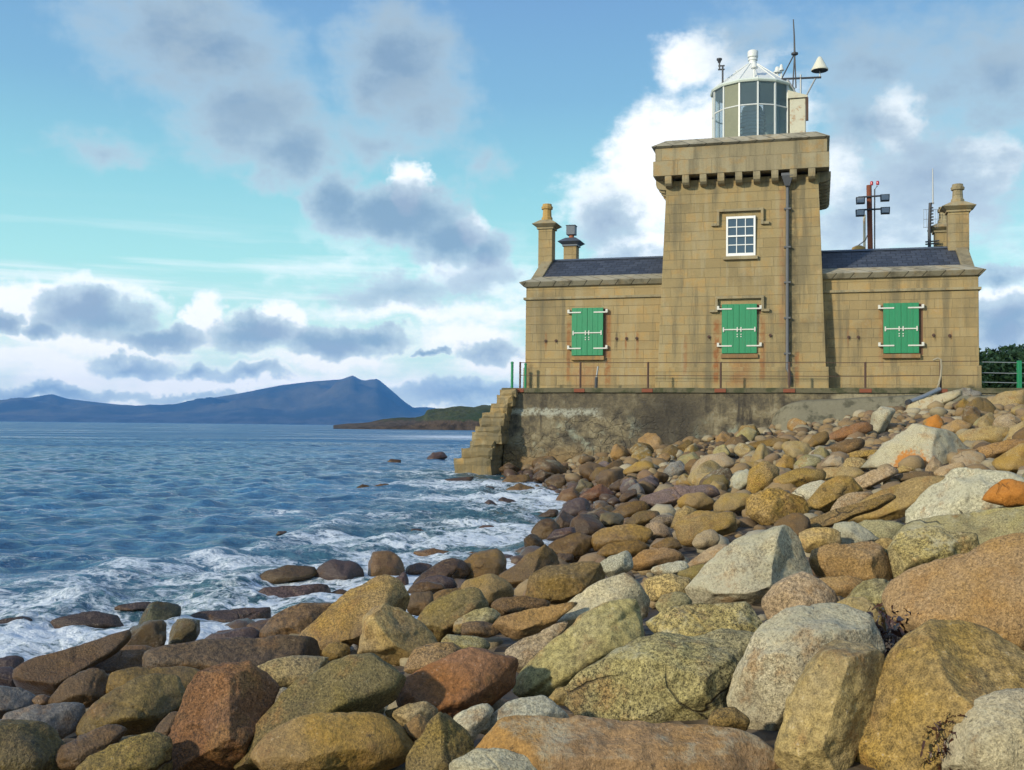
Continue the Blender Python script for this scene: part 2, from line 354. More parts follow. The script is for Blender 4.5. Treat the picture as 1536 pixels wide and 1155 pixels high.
def mat_glass(name, tint, trans, rough=0.03):
    m, T, b, out = mat_new(name)
    tr = T.new('ShaderNodeBsdfTransparent'); tr.inputs[0].default_value = tint + (1,)
    gl = T.new('ShaderNodeBsdfPrincipled'); gl.inputs['Base Color'].default_value = (tint[0] * .20, tint[1] * .25, tint[2] * .28) + (1,); gl.inputs['Roughness'].default_value = rough
    mx = T.new('ShaderNodeMixShader'); mx.inputs[0].default_value = trans
    T.l.new(gl.outputs[0], mx.inputs[1]); T.l.new(tr.outputs[0], mx.inputs[2]); T.l.new(mx.outputs[0], out.inputs[0])
    return m
M_WGLASS = mat_glass('window_glass', (0.35, 0.45, 0.6), 0.15)
M_LGLASS = mat_glass('lantern_glass', (0.80, 0.90, 0.95), 0.62)
M_BLIND = mat_plain('olive_blind', (0.20, 0.21, 0.14), .3, 0, .3, 1.5, .05)
M_OPTIC = mat_plain('optic_glass', (0.42, 0.50, 0.52), .12, 0, .3, 3, .05)
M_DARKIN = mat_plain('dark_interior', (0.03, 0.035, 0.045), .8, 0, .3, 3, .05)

def mat_seawall():
    m, T, b, out = mat_new('weathered_render_wall'); P = T.new('ShaderNodeTexCoord').outputs['Object']
    x, y, z = T.sep(P)
    n1 = T.noise(P, .55, 7, .62); n2 = T.noise(P, 2.1, 8, .68); n3 = T.noise(P, 14, 6, .7)
    streak = T.noise(T.v('MULTIPLY', P, (3.4, 3.4, .35)), 1.0, 5, .6)
    edgez = T.m('ADD', z, T.m('MULTIPLY', T.m('SUBTRACT', n1, .5), 1.6))
    c = T.ramp(n2, [(.30, (.035, .032, .025, 1)), (.44, (.10, .085, .06, 1)), (.55, (.20, .165, .10, 1)), (.70, (.34, .31, .22, 1))])
    pale = T.m('MULTIPLY', T.ss(T.m('ADD', T.m('MULTIPLY', n1, .8), T.m('MULTIPLY', x, .045)), .44, .56), .9)
    c = T.mix(pale, c, T.mix(n2, (.20, .175, .11, 1), (.40, .36, .26, 1)))
    c = T.mix(T.m('MULTIPLY', T.ss(streak, .52, .66), T.m('MULTIPLY', T.ss(z, .6, 1.9), .85)), c, (.035, .03, .026, 1))
    c = T.mix(T.m('MULTIPLY', T.m('MULTIPLY', T.ss(T.noise(P, 1.4, 5, .6), .54, .66), T.ss(z, 2.1, 1.4)), .75), c, T.mix(n3, (.16, .20, .15, 1), (.40, .41, .33, 1)))
    c = T.mix(T.m('MULTIPLY', T.ss(z, .75, .3), .7), c, (.16, .10, .045, 1))
    topd = T.m('MULTIPLY', T.m('MULTIPLY', T.ss(edgez, 1.75, 2.15), T.ss(T.m('ADD', x, T.m('MULTIPLY', n2, 2.0)), 2.6, .2)), .5)
    c = T.mix(topd, c, T.mix(n2, (.035, .032, .026, 1), (.12, .10, .07, 1)))
    ledge = T.m('MULTIPLY', T.m('MULTIPLY', T.ss(T.m('ABSOLUTE', T.m('SUBTRACT', T.m('ADD', z, T.m('MULTIPLY', T.m('SUBTRACT', n2, .5), .5)), 1.98)), .16, .05), T.ss(x, -4.0, -4.6)), T.ss(n3, .35, .55))
    c = T.mix(T.m('MULTIPLY', ledge, .75), c, (.42, .43, .36, 1))
    stain = T.m('MULTIPLY', T.ss(T.v('LENGTH', T.v('MULTIPLY', T.v('SUBTRACT', P, T.comb(T.m('MULTIPLY_ADD', n2, 1.6, -2.9), -1.0, T.m('MULTIPLY_ADD', n2, 1.0, 1.1))), (.9, 0, .8))), 1.25, .4), .85)
    c = T.mix(stain, c, T.mix(n3, (.022, .02, .018, 1), (.07, .06, .045, 1)))
    base_ = T.m('MULTIPLY', T.ss(edgez, 1.0, .55), .65); c = T.mix(base_, c, T.mix(n2, (.09, .055, .025, 1), (.32, .21, .09, 1)))
    vo = T.new('ShaderNodeTexVoronoi', feature='DISTANCE_TO_EDGE'); T.put(vo.inputs['Vector'], T.v('MULTIPLY', T.v('ADD', P, T.v('SCALE', T.noise(P, 1.5, 3, .5, out='Color'))), (1, 1, 1.7))); vo.inputs['Scale'].default_value = 2.1
    rub = T.m('MULTIPLY', T.ss(n1, .40, .56), T.ss(z, 2.3, 1.4))
    joint = T.m('MULTIPLY', T.ss(vo.outputs['Distance'], .07, .015), rub)
    c = T.mix(T.m('MULTIPLY', joint, .28), c, (.035, .03, .024, 1))
    c = T.v('SCALE', c); T.put(c.node.inputs['Scale'], T.m('MULTIPLY_ADD', n3, .8, .62))
    T.put(b.inputs['Base Color'], c); b.inputs['Roughness'].default_value = .93
    h = T.m('ADD', T.m('MULTIPLY', n2, 1.4), T.m('ADD', T.m('MULTIPLY', joint, -.5), T.m('MULTIPLY', n3, .5)))
    T.put(b.inputs['Normal'], T.bump(h, 1.0, .06))
    return m
M_SEAWALL = mat_seawall()
M_BUTT = mat_ashlar('rough_buttress_stone', (0.19, 0.145, 0.07), (0.29, 0.22, 0.11), bw=.62, bh=.30, mortar=(.12, .10, .06), warm=(.42, .24, .05), dark=(.09, .085, .05))
M_CONC = mat_plain('weathered_concrete', (0.17, 0.155, 0.105), .9, 0, .5, 1.6, .5, wear=((0.075, 0.07, 0.045), .50))
M_COPE = mat_plain('mossy_wall_coping', (0.11, 0.10, 0.06), .9, 0, .5, 1.9, .5, wear=((0.05, 0.055, 0.025), .48))

def mat_boulder():
    m, T, b, out = mat_new('shore_granite')
    P = T.new('ShaderNodeTexCoord').outputs['Object']; oi = T.new('ShaderNodeObjectInfo'); geo = T.new('ShaderNodeNewGeometry')
    off = T.v('SCALE', T.comb(oi.outputs['Random'], oi.outputs['Random'], 0.37)); off.node.inputs['Scale'].default_value = 37.0
    P2 = T.v('ADD', P, off)
    n1 = T.noise(P2, 2.6, 6, .6, .3); n2 = T.noise(P2, 9, 6, .68); fs = T.m('MULTIPLY_ADD', T.m('FRACT', T.m('MULTIPLY', oi.outputs['Random'], 13.7)), .95, .45); P3 = T.v('SCALE', P2); T.put(P3.node.inputs['Scale'], fs); n3 = T.noise(P3, 85, 4, .7); n4 = T.noise(P2, 210, 2, .6)
    tint = oi.outputs['Color']
    n5 = T.noise(P2, 26, 5, .7)
    h = T.new('ShaderNodeHueSaturation'); T.put(h.inputs['Color'], tint); h.inputs['Saturation'].default_value = 1.18; h.inputs['Value'].default_value = 1.05
    c = T.mix(T.ss(n1, .40, .62), tint, h.outputs[0])
    c = T.mix(T.m('MULTIPLY', T.ss(n2, .50, .72), .5), c, (.11, .075, .04, 1))
    c = T.mix(T.m('MULTIPLY', T.ss(T.noise(P2, 4.5, 7, .7), .53, .66), .42), c, (.36, .19, .055, 1))
    # granite speckle
    g = T.m('ADD', T.m('MULTIPLY', T.ss(n3, .36, .66), .55), T.m('MULTIPLY', T.ss(n4, .34, .66), .45))
    rnd2 = T.m('FRACT', T.m('MULTIPLY', oi.outputs['Random'], 7.31))
    patchy = T.m('MULTIPLY', T.noise(P2, 1.7, 4, .6), T.m('MULTIPLY_ADD', rnd2, 1.1, .55))
    sa = T.m('MULTIPLY', T.m('SUBTRACT', g, .5), T.m('MULTIPLY_ADD', patchy, 1.7, .25))
    c = T.v('SCALE', c); T.put(c.node.inputs['Scale'], T.m('ADD', sa, 1.0))
    c = T.mix(T.m('MULTIPLY', T.ss(T.noise(P2, 1.25, 7, .66), .50, .64), .55), c, T.v('MULTIPLY', c, (.50, .47, .45)))
    vc = T.new('ShaderNodeTexVoronoi', feature='DISTANCE_TO_EDGE'); T.put(vc.inputs['Vector'], T.v('ADD', P2, T.v('MULTIPLY', T.noise(P2, 1.6, 4, .55, out='Color'), (.7, .7, .7)))); vc.inputs['Scale'].default_value = 1.5
    crack = T.m('MULTIPLY', T.ss(vc.outputs['Distance'], .014, .001), T.ss(T.noise(P2, 1.4, 3, .5), .58, .66))
    c = T.mix(T.m('MULTIPLY', crack, .75), c, (.03, .022, .015, 1))
    c = T.mix(T.m('MULTIPLY', T.ss(n3, .62, .72), .32), c, (.62, .55, .46, 1))
    c = T.mix(T.m('MULTIPLY', T.ss(T.noise(P2, 55, 3, .6), .63, .70), .55), c, (.03, .025, .02, 1))
    # pale crusts of lichen, more on upper faces
    nz = T.sep(geo.outputs['Normal'])[2]; al = oi.outputs['Alpha']
    lf = T.m('ADD', T.m('MULTIPLY', T.noise(P2, 5.5, 8, .72), 1.0), T.m('ADD', T.m('MULTIPLY', nz, .12), T.m('MULTIPLY_ADD', al, .42, -.42)))
    lm = T.m('MULTIPLY', T.ss(lf, .36, .52), T.ss(n3, .25, .52))
    c = T.mix(T.m('MULTIPLY', lm, .62), c, T.mix(n2, (.28, .26, .15, 1), (.53, .51, .40, 1)))
    # orange lichen patch
    pa = T.new('ShaderNodeAttribute', attribute_type='OBJECT', attribute_name='patch')
    dist = T.v('LENGTH', T.v('SUBTRACT', P, pa.outputs['Vector'])); pr = T.new('ShaderNodeAttribute', attribute_type='OBJECT', attribute_name='patch_r')
    pn = T.m('ADD', T.m('MULTIPLY', T.m('SUBTRACT', n1, .5), 2.2), T.m('ADD', T.m('MULTIPLY', T.m('SUBTRACT', n2, .5), 2.6), T.m('MULTIPLY', T.m('SUBTRACT', n5, .5), 1.6)))
    pm = T.m('MULTIPLY', T.ss(T.m('ADD', T.m('DIVIDE', dist, T.m('MAXIMUM', pr.outputs['Fac'], .001)), pn), 1.25, .6), .9)
    c = T.mix(pm, c, T.mix(n3, (.30, .10, .012, 1), (.56, .22, .025, 1)))
    # wet near the water line
    wz = T.sep(geo.outputs['Position'])[2]; wx = T.sep(geo.outputs['Position'])
    wet = T.ss(T.m('ADD', wz, T.m('MULTIPLY', T.m('SUBTRACT', n1, .5), .45)), .72, .14)
    c2 = T.v('MULTIPLY', c, (.46, .40, .37)); c = T.mix(wet, c, c2)
    T.put(b.inputs['Base Color'], c); T.put(b.inputs['Roughness'], T.m('MULTIPLY_ADD', wet, -.62, .88))
    b.inputs['Specular IOR Level'].default_value = .4
    hh = T.m('ADD', T.m('MULTIPLY_ADD', crack, -.8, T.m('MULTIPLY', n2, .55)), T.m('ADD', T.m('MULTIPLY', n5, .45), T.m('ADD', T.m('MULTIPLY', n3, .30), T.m('MULTIPLY', n4, .10))))
    T.put(b.inputs['Normal'], T.bump(hh, .8, .026))
    return m
M_BOULDER = mat_boulder()

def mat_beach():
    m, T, b, out = mat_new('wet_gravel'); P = T.new('ShaderNodeTexCoord').outputs['Object']
    vo = T.new('ShaderNodeTexVoronoi'); T.put(vo.inputs['Vector'], P); vo.inputs['Scale'].default_value = 9
    n = T.noise(P, 3, 6, .6)
    c = T.mix(T.sep(vo.outputs['Color'])[0], (.035, .027, .02, 1), (.16, .12, .075, 1))
    c = T.mix(T.ss(n, .45, .7), c, (.03, .022, .018, 1))
    z = T.sep(P)[2]
    c = T.mix(T.m('MULTIPLY', T.ss(z, 2.25, 2.45), T.ss(n, .35, .55)), c, (.045, .09, .02, 1))
    T.put(b.inputs['Base Color'], c); b.inputs['Roughness'].default_value = .75
    T.put(b.inputs['Normal'], T.bump(vo.outputs['Distance'], .9, .08))
    return m
M_BEACH = mat_beach()

# ------------------------------------------------------------------ ground shape
def shore_x(Y):
    return np.interp(Y, [0, 2, 4, 6.5, 8.1, 9.5, 10.8, 12, 15, 20, 23, 28, 32, 36, 42, 60, 90, 300], [-6.2, -5.4, -4.5, -3.2, -1.95, -1.2, -.65, -.15, .35, .95, .95, .45, -.5, -.6, 1.5, 10, 24, 120])
def slope(Y):
    return np.interp(Y, [0, 2, 5, 8, 12, 20, 32], [.085, .10, .135, .16, .19, .195, .20])
def pile(X, Y):
    d = X - shore_x(Y); s = slope(Y)
    z = np.where(d > 0, s * d, .11 * d)
    cap = 2.62
    z = np.where(z > cap - .5, cap - .5 * np.exp(-(z - (cap - .5)) / .5), z)
    return np.maximum(z, -1.2)
def hit(px, py, zoff=0.0, water=False):
    d = ray(px, py); s = np.concatenate([np.linspace(1.2, 12, 800), np.linspace(12, 60, 1500)]) / d[1]
    P = ORG + d[None] * s[:, None]
    g = pile(P[:, 0], P[:, 1]) + zoff
    if water: g = np.maximum(g, 0.0)
    k = np.nonzero(P[:, 2] < g)[0]
    return P[k[0]] if len(k) else None

def build_beach():
    xs = np.concatenate([np.linspace(-9, 14, 330), np.linspace(14.3, 60, 60), np.linspace(62, 400, 40)])
    ys = np.concatenate([np.linspace(-3, 34, 420), np.linspace(34.3, 90, 80), np.linspace(95, 600, 40)])
    X, Y = np.meshgrid(xs, ys)
    Z = pile(X, Y) - .10 - .10 * np.clip(1 - np.abs(X - shore_x(Y) - .5) / 1.8, 0, 1)
    p = np.stack([X.ravel() * 1.6, Y.ravel() * 1.6, 0 * X.ravel()], 1)
    Z = Z.ravel() + .10 * fbm(p, 4, 3) * np.clip((45 - Y.ravel()) / 20, 0, 1)
    o = mesh_np('beach', np.stack([X.ravel(), Y.ravel(), Z], 1), grid_faces(len(ys), len(xs)), M_BEACH); tag(o, kind='structure')
build_beach()

# ------------------------------------------------------------------ sea
def mat_sea():
    m, T, b, out = mat_new('sea_water'); P = T.new('ShaderNodeTexCoord').outputs['Object']
    x, y, z = T.sep(P)
    sh = T.new('ShaderNodeAttribute', attribute_name='shore').outputs['Fac']      # metres of water between here and the shore
    fa = T.new('ShaderNodeAttribute', attribute_name='foam').outputs['Fac']
    offs = T.new('ShaderNodeAttribute', attribute_name='offshore').outputs['Fac']
    rip = T.noise(T.v('MULTIPLY', P, (1.0, 1.5, 1)), 2.3, 7, .62); rip2 = T.noise(T.v('MULTIPLY', P, (.55, 1.0, 1)), .55, 5, .6); rip3 = T.noise(P, 9, 5, .6)
    hgt = T.m('ADD', T.m('MULTIPLY', rip, .5), T.m('ADD', T.m('MULTIPLY', rip2, 1.0), T.m('MULTIPLY', rip3, .12)))
    nrm = T.bump(hgt, 1.0, .30)
    lw = T.noise(T.v('MULTIPLY', P, (.03, .07, 1)), 1.0, 10, .68)
    lw3 = T.noise(T.v('MULTIPLY', P, (.012, .10, 1)), 1.0, 9, .7)
    lw2 = T.noise(T.v('MULTIPLY', P, (.5, 1.1, 1)), 1.0, 6, .65)
    col = T.mix(T.ss(T.m('ADD', T.m('MULTIPLY', lw, .6), T.m('MULTIPLY', lw2, .5)), .38, .70), (.014, .065, .15, 1), (.065, .20, .36, 1))
    col = T.mix(T.ss(sh, 5.0, .5), col, (.03, .085, .10, 1))
    b.inputs['IOR'].default_value = 1.33
    T.put(b.inputs['Base Color'], col); T.put(b.inputs['Roughness'], T.m('ADD', T.m('MULTIPLY', T.ss(offs, 4, 80), T.m('MULTIPLY_ADD', T.ss(T.m('ADD', T.m('MULTIPLY', lw, .75), T.m('MULTIPLY', lw3, .45)), .45, .78), .55, .04)), .10)); T.put(b.inputs['Normal'], nrm)
    # foam: lacy net that closes up towards the rocks
    wv = T.v('ADD', P, T.v('SCALE', T.v('SUBTRACT', T.noise(P, 1.1, 4, .6, out='Color'), (.5, .5, .5))))
    wv.node.inputs[1].links[0].from_node.inputs['Scale'].default_value = 1.5
    a1 = T.noise(T.v('MULTIPLY', wv, (.8, 1.5, 1)), 1.0, 8, .68); a2 = T.noise(T.v('MULTIPLY', wv, (.9, 1.3, 1)), 3.2, 7, .66); a3 = T.noise(P, 16, 5, .7)
    rid = T.m('SUBTRACT', 1.0, T.m('MULTIPLY', T.m('ABSOLUTE', T.m('SUBTRACT', a2, .5)), 5.0))
    f = T.m('ADD', T.m('MULTIPLY', a1, .75), T.m('ADD', T.m('MULTIPLY', rid, .22), T.m('MULTIPLY', a3, .22)))
    th = T.m('MULTIPLY_ADD', fa, -.27, .80)
    fm = T.ss(T.m('SUBTRACT', f, th), -.03, .15)
    fm = T.m('MULTIPLY', fm, T.ss(fa, .02, .15))
    db = T.new('ShaderNodeBsdfPrincipled'); T.put(db.inputs['Base Color'], T.mix(a3, (.58, .66, .74, 1), (.88, .91, .94, 1))); db.inputs['Roughness'].default_value = .75
    T.put(db.inputs['Normal'], T.bump(T.m('ADD', a2, T.m('MULTIPLY', a3, .5)), .8, .08))
    mx = T.new('ShaderNodeMixShader'); T.put(mx.inputs[0], T.m('MULTIPLY', fm, .92)); T.l.new(b.outputs[0], mx.inputs[1]); T.l.new(db.outputs[0], mx.inputs[2]); T.l.new(mx.outputs[0], out.inputs[0])
    return m
def build_sea():
    rs = np.concatenate([3.2 * (110 / 3.2) ** np.linspace(0, 1, 1150), 110 * (14000 / 110) ** np.linspace(0, 1, 220)[1:]])
    an = np.radians(np.linspace(-66, 34, 680))
    r, a = np.meshgrid(rs, an, indexing='ij'); X = (r * np.sin(a)).ravel(); Y = (r * np.cos(a)).ravel(); rr = r.ravel()
    sp = np.gradient(rs)[:, None].repeat(len(an), 1).ravel(); sp = np.maximum(sp, rr * (an[1] - an[0]))
    d = shore_x(np.minimum(Y, 36)) - X; d = np.where(Y > 36, 6.0, d)
    z = np.zeros_like(X); rg = np.random.default_rng(4)
    for i in range(64):
        lam = .20 * (1.9 / .20) ** rg.random(); th = rg.normal(R(-40), R(48))
        kx, ky = math.sin(th) * 2 * math.pi / lam, math.cos(th) * 2 * math.pi / lam
        amp = .0042 * lam ** .85 * (.5 + rg.random())
        ph = rg.random() * 6.28 + .6 * np.sin(X * .21 + i) + .6 * np.cos(Y * .17 + 2 * i)
        w = amp * np.clip((lam / sp - 1.7) / 2.2, 0, 1)
        s = np.sin(kx * X + ky * Y + ph); z += w * (.9 * (1 - np.sqrt(np.abs(1 - s) * .5 + 1e-4)) * 1.6 - .53 + .5 * s)
    # surf: a few breaking ridges running along the shore, and lumps of churned foam
    p = np.stack([X, Y, 0 * X], 1)
    n = fbm(p * [.45, .45, 1], 4, 9); near = np.clip(1 - np.abs(d - 1.3) / 2.6, 0, 1) * np.clip((34 - Y) / 10, 0, 1)
    z += near * (.06 * fbm(p * [1.7, 2.4, 1], 5, 21) + .05 * np.abs(fbm(p * [6, 6, 1], 3, 33)))
    br = np.exp(-((d - 3.1 - .9 * n) / .35) ** 2) * np.clip((22 - Y) / 8, 0, 1); z += .05 * br
    far = np.exp(-((Y - 150) / 30) ** 2) * np.exp(-((X + 4) / 16) ** 2)
    foam = np.clip(1.02 - d / 5.0 + .95 * n, 0, 1.0) * np.clip((37 - Y) / 9, .12, 1)
    stre = np.clip(fbm(p * [.10, .35, 1], 4, 51) * 1.6 - .25, 0, 1) * np.clip(1 - (d - 2) / 14, 0, 1) * .8
    foam = np.maximum(foam, stre * np.clip((30 - Y) / 10, 0, 1)); foam = np.maximum(foam, .75 * br)
    foam = np.maximum(foam, 1.1 * far)
    dd = np.hypot((X + 2.2) / 3.0, (Y - 34) / 2.5); foam = np.maximum(foam, np.clip(.75 - .5 * dd, 0, 1))
    o = mesh_np('sea', np.stack([X, Y, z], 1), grid_faces(len(rs), len(an))[:, ::-1], mat_sea())
    for nm, arr in (('shore', d), ('foam', foam), ('offshore', np.hypot(X - shore_x(np.minimum(Y, 36)), np.maximum(Y - 30, 0)))):
        at = o.data.attributes.new(nm, 'FLOAT', 'POINT'); at.data.foreach_set('value', arr.astype(np.float32))
    tag(o, kind='structure')
build_sea()

# ------------------------------------------------------------------ distant hills and the headland
def mat_land(name, low, high, rock, zc, scale):
    m, T, b, out = mat_new(name); P = T.new('ShaderNodeTexCoord').outputs['Object']; z = T.sep(P)[2]
    n = T.noise(P, scale, 7, .65); n2 = T.noise(P, scale * 6, 6, .65)
    c = T.mix(T.ss(n, .4, .6), low + (1,), high + (1,))
    c = T.mix(T.ss(T.m('ADD', T.m('DIVIDE', z, zc), T.m('MULTIPLY', T.m('SUBTRACT', n2, .5), 1.2)), 1.15, .8), c, T.mix(T.ss(n2, .42, .62), rock + (1,), tuple(v * .3 for v in rock) + (1,)))
    c = T.v('SCALE', c); T.put(c.node.inputs['Scale'], T.m('MULTIPLY_ADD', n2, 1.0, .5))
    T.put(b.inputs['Base Color'], c); b.inputs['Roughness'].default_value = .95
    T.put(b.inputs['Normal'], T.bump(n2, .8, zc * .4))
    return m
def ridge(name, prof, D, back, front, mat, rough, seed, rows=37, cols=420, shape=1.0, sub=None):
    px = np.linspace(prof[0][0], prof[-1][0], cols); top = np.interp(px, [q[0] for q in prof], [q[1] for q in prof])
    pts = np.array([at_depth(a, b, D) for a, b in zip(px, top)]); H = np.maximum(pts[:, 2], 0.0) + .3
    t = np.linspace(-1, 1, rows); V = []
    for ti in t:
        y = D + (front if ti < 0 else back) * ti
        hh = H * (np.clip(1 - np.abs(ti), 0, 1) ** shape)
        x = pts[:, 0] * (y / D)
        q = np.stack([x * rough[0], np.full_like(x, y * rough[0]), 0 * x], 1)
        hh = hh * (1 + rough[1] * fbm(q, 5, seed) * (1 - (1 - abs(ti)) ** 6)) - (.5 if abs(ti) > .98 else 0)
        V.append(np.stack([x, np.full_like(x, y), hh], 1))
    o = mesh_np(name, np.concatenate(V), grid_faces(rows, cols), mat); tag(o, kind='structure'); return o
M_HILL = mat_land('heather_hillside', (.03, .04, .035), (.13, .115, .07), (.09, .09, .08), 60, .0008)
hill = [(-900, 610), (-500, 590), (-250, 600), (-60, 606), (0, 600), (40, 597), (78, 591), (100, 598), (150, 604), (200, 609), (250, 609), (300, 600), (360, 590), (420, 578), (470, 572), (512, 569),
        (529, 563), (541, 570), (553, 571), (566, 568), (575, 575), (590, 588), (605, 601), (618, 611), (640, 613), (700, 622), (900, 634), (1000, 642)]
ridge('hills', hill, 11000, 2500, 2300, M_HILL, (.0026, .7), 5, shape=.85)
M_HEAD = mat_land('headland_turf_and_rock', (.02, .038, .012), (.05, .058, .022), (.085, .06, .042), 3.6, .05)
head = [(500, 639), (520, 636.5), (545, 635.5), (575, 632), (600, 629.5), (622, 628.5), (636, 625), (641, 617), (660, 614.5), (690, 610), (712, 612), (735, 609), (800, 606), (900, 606), (1100, 604), (1400, 600), (1600, 600), (1900, 600)]
ridge('headland', head, 420, 60, 30, M_HEAD, (.09, .55), 8, rows=45, cols=700, shape=.42)

# ------------------------------------------------------------------ the lighthouse (own axes: x along the front, y into the building, z up)
TH = R(16.0); LH_X, LH_Y = 7.12, 33.0
def lh_world(t, k, z):
    return np.array([LH_X + t * math.cos(TH) + k * math.sin(TH), LH_Y - t * math.sin(TH) + k * math.cos(TH), z])
def lh_local(x, y):
    dx, dy = x - LH_X, y - LH_Y
    return dx * math.cos(TH) - dy * math.sin(TH), dx * math.sin(TH) + dy * math.cos(TH)
def fac(px, py, k=0.0):
    """point of the plane k behind the tower front that is seen at a pixel: (x, z) in the building's axes"""
    N = np.array([math.sin(TH), math.cos(TH), 0]); P0 = lh_world(0, k, 0); d = ray(px, py); p = ORG + d * (((P0 - ORG) @ N) / (d @ N))
    return lh_local(p[0], p[1])[0], p[2]

def build_lighthouse():
    L = empty('lighthouse', (LH_X, LH_Y, 0), -TH)
    tag(L, 'sandstone lighthouse with square tower, white glazed lantern and two low wings with green shutters', 'lighthouse')
    Z0 = 2.74
    # wings
    def wing(x0, x1, side):
        w = MB(); w.box(x0, x1, .5, 8.6, Z0 - .3, 5.72); w.box(x0, x1, .53, 8.57, 5.8, 6.16)
        wall = w.build('wall', M_STONE, L, .012)
        s = MB(); s.box(x0 - (.07 if side < 0 else 0), x1 + (.07 if side > 0 else 0), .43, 8.67, 5.72, 5.802); s.build('string_course', M_TRIM, wall, .012)
        p = MB(); p.box(x0 - (.05 if side < 0 else 0), x1 + (.06 if side > 0 else 0), .44, 8.66, Z0 - .3, 3.46); p.build('plinth', M_STONE, wall, .02)
        # cornice with weathered coping
        a = .0 if side > 0 else .2; b_ = .2 if side > 0 else .0
        c = MB(); c.frustum((x0 - a * .3, x1 + b_ * .3, .44, 8.6), 6.155, (x0 - a, x1 + b_, .30, 8.7), 6.3)
        c.frustum((x0 - a, x1 + b_, .30, 8.7), 6.302, (x0 + (.36 if side < 0 else 0), x1 - (.3 if side > 0 else 0), .92, 8.2), 6.545)
        c.build('cornice', M_COPING, wall, .015)
        # gable skew and roofs
        g0, g1 = (x0 + .05, x0 + .42) if side < 0 else (x1 - .42, x1 - .05)
        prof = [(.75, 6.40), (2.65, 7.46), (4.6, 6.40)]
        for (dy) in (0.0, 3.9):
            pr = [(q[0] + dy, q[1]) for q in prof]
            sk = MB(); sk.prism([pr[0], pr[1], pr[2], (pr[2][0], 6.2), (pr[0][0], 6.2)], 'x', g0, g1); sk.build('gable_skew', M_TRIM, wall, .02)
            rx0, rx1 = (g1, x1) if side < 0 else (x0, g0)
            rf = MB(); th = .05
            pr2 = [(pr[0][0] + .1, 6.42), (pr[1][0], 7.36), (pr[2][0] - .1, 6.42)]
            rf.prism([pr2[0], pr2[1], pr2[2], (pr2[2][0], 6.3), (pr2[0][0], 6.3)], 'x', rx0 + .002, rx1 - .002)
            ro = rf.build('roof', M_SLATE, L)
            rt = MB(); rt.prism([(pr[1][0] - .12, 7.325), (pr[1][0], 7.40), (pr[1][0] + .12, 7.325), (pr[1][0], 7.27)], 'x', rx0 + .004, rx1 - .004); rt.build('ridge_tile', M_LEAD, ro)
        # chimneys
        for (ck, zt, potkind) in ((2.6, 8.44, 'clay'), (6.0, 8.40, 'metal' if side < 0 else 'clay')):
            cx = (x0 + .17 if side < 0 else x1 - .32) if ck < 3 else (x0 + .28 if side < 0 else x1 - .38)
            hw, hd = (.25, .24) if side < 0 else (.31, .22)
            sh = MB(); sh.box(cx - hw, cx + hw, ck - hd, ck + hd, 6.5, zt); ch = sh.build('chimney', M_STONE, L, .012)
            cp = MB(); cp.box(cx - hw - .05, cx + hw + .05, ck - hd - .05, ck + hd + .05, zt, zt + .07)
            cp.frustum((cx - hw - .06, cx + hw + .06, ck - hd - .06, ck + hd + .06), zt + .072, (cx - hw - .2, cx + hw + .2, ck - hd - .2, ck + hd + .2), zt + .17)
            cp.frustum((cx - hw - .2, cx + hw + .2, ck - hd - .2, ck + hd + .2), zt + .172, (cx - .2, cx + .2, ck - .2, ck + .2), zt + .34)
            cp.build('chimney_cap', M_TRIM if ck < 3 else M_LEAD if side < 0 else M_TRIM, ch, .01)
            pt = MB()
            if potkind == 'clay':
                pt.lathe([(.2, 0), (.2, .13), (.165, .17), (.15, .42), (.2, .44), (.21, .52), (.17, .55), (.165, .62), (.12, .63)], (cx, ck, zt + .3), 10)
                pt.build('chimney_pot', M_TERRA if side < 0 else M_TRIM, ch, 0)
            else:
                pt.lathe([(.11, 0), (.10, .22)], (cx, ck, zt + .3), 12); po = pt.build('chimney_pot', M_REDCLAY, ch)
                cw = MB(); cw.box(cx - .17, cx + .17, ck - .17, ck + .17, zt + .46, zt + .80); cw.box(cx - .19, cx + .19, ck - .19, ck + .19, zt + .802, zt + .83); cw.build('cowl', M_LEAD, po, .01)
        return wall
    wing(-7.1, -1.9, -1); wing(1.9, 6.86, 1)
    # tower, battered
    t = MB(); t.frustum((-2.655, 2.535, 0, 5.2), Z0 - .3, (-2.40, 2.275, .26, 4.94), 9.4); tw = t.build('tower', M_STONE_TOWER, L, .012)
    p = MB(); p.box(-2.69, 2.58, -.05, 5.25, Z0 - .31, 3.42); p.build('plinth', M_STONE_TOWER, tw, .02)
    cr = MB(); cr.box(-2.78, 2.60, -.12, 5.3, 9.50, 9.98); cr.box(-2.72, 2.54, -.06, 5.24, 9.98, 10.40)
    pa = cr.build('parapet', M_TRIM, tw, .015)
    cc = MB(); cc.frustum((-2.74, 2.56, -.08, 5.26), 10.402, (-2.84, 2.62, -.17, 5.33), 10.45); cc.frustum((-2.84, 2.62, -.17, 5.33), 10.452, (-2.42, 2.22, .25, 4.9), 10.72); cc.build('coping', M_COPING, pa, .012)
    def corbel(cx, cy, dx, dy):
        c = MB(); h = .105
        # profile: outwards 0.36, curved underside
        pr = [(0, 9.50), (.37, 9.50), (.37, 9.36), (.34, 9.26), (.26, 9.20), (.10, 9.17), (-.05, 9.16), (-.05, 9.50)]
        if dy: c.prism([(cy - dy * 0 + (-q[0] if dy < 0 else q[0]), q[1]) for q in pr], 'x', cx - h, cx + h)
        else: c.prism([(cx + (q[0] if dx > 0 else -q[0]), q[1]) for q in pr], 'y', cy - h, cy + h)
        return c.build('corbel', M_TRIM, tw, .008)
    for i in range(9): corbel(-2.30 + .548 * i, .25, 0, -1)
    for i in range(9):
        corbel(2.28, .55 + .52 * i, 1, 0)
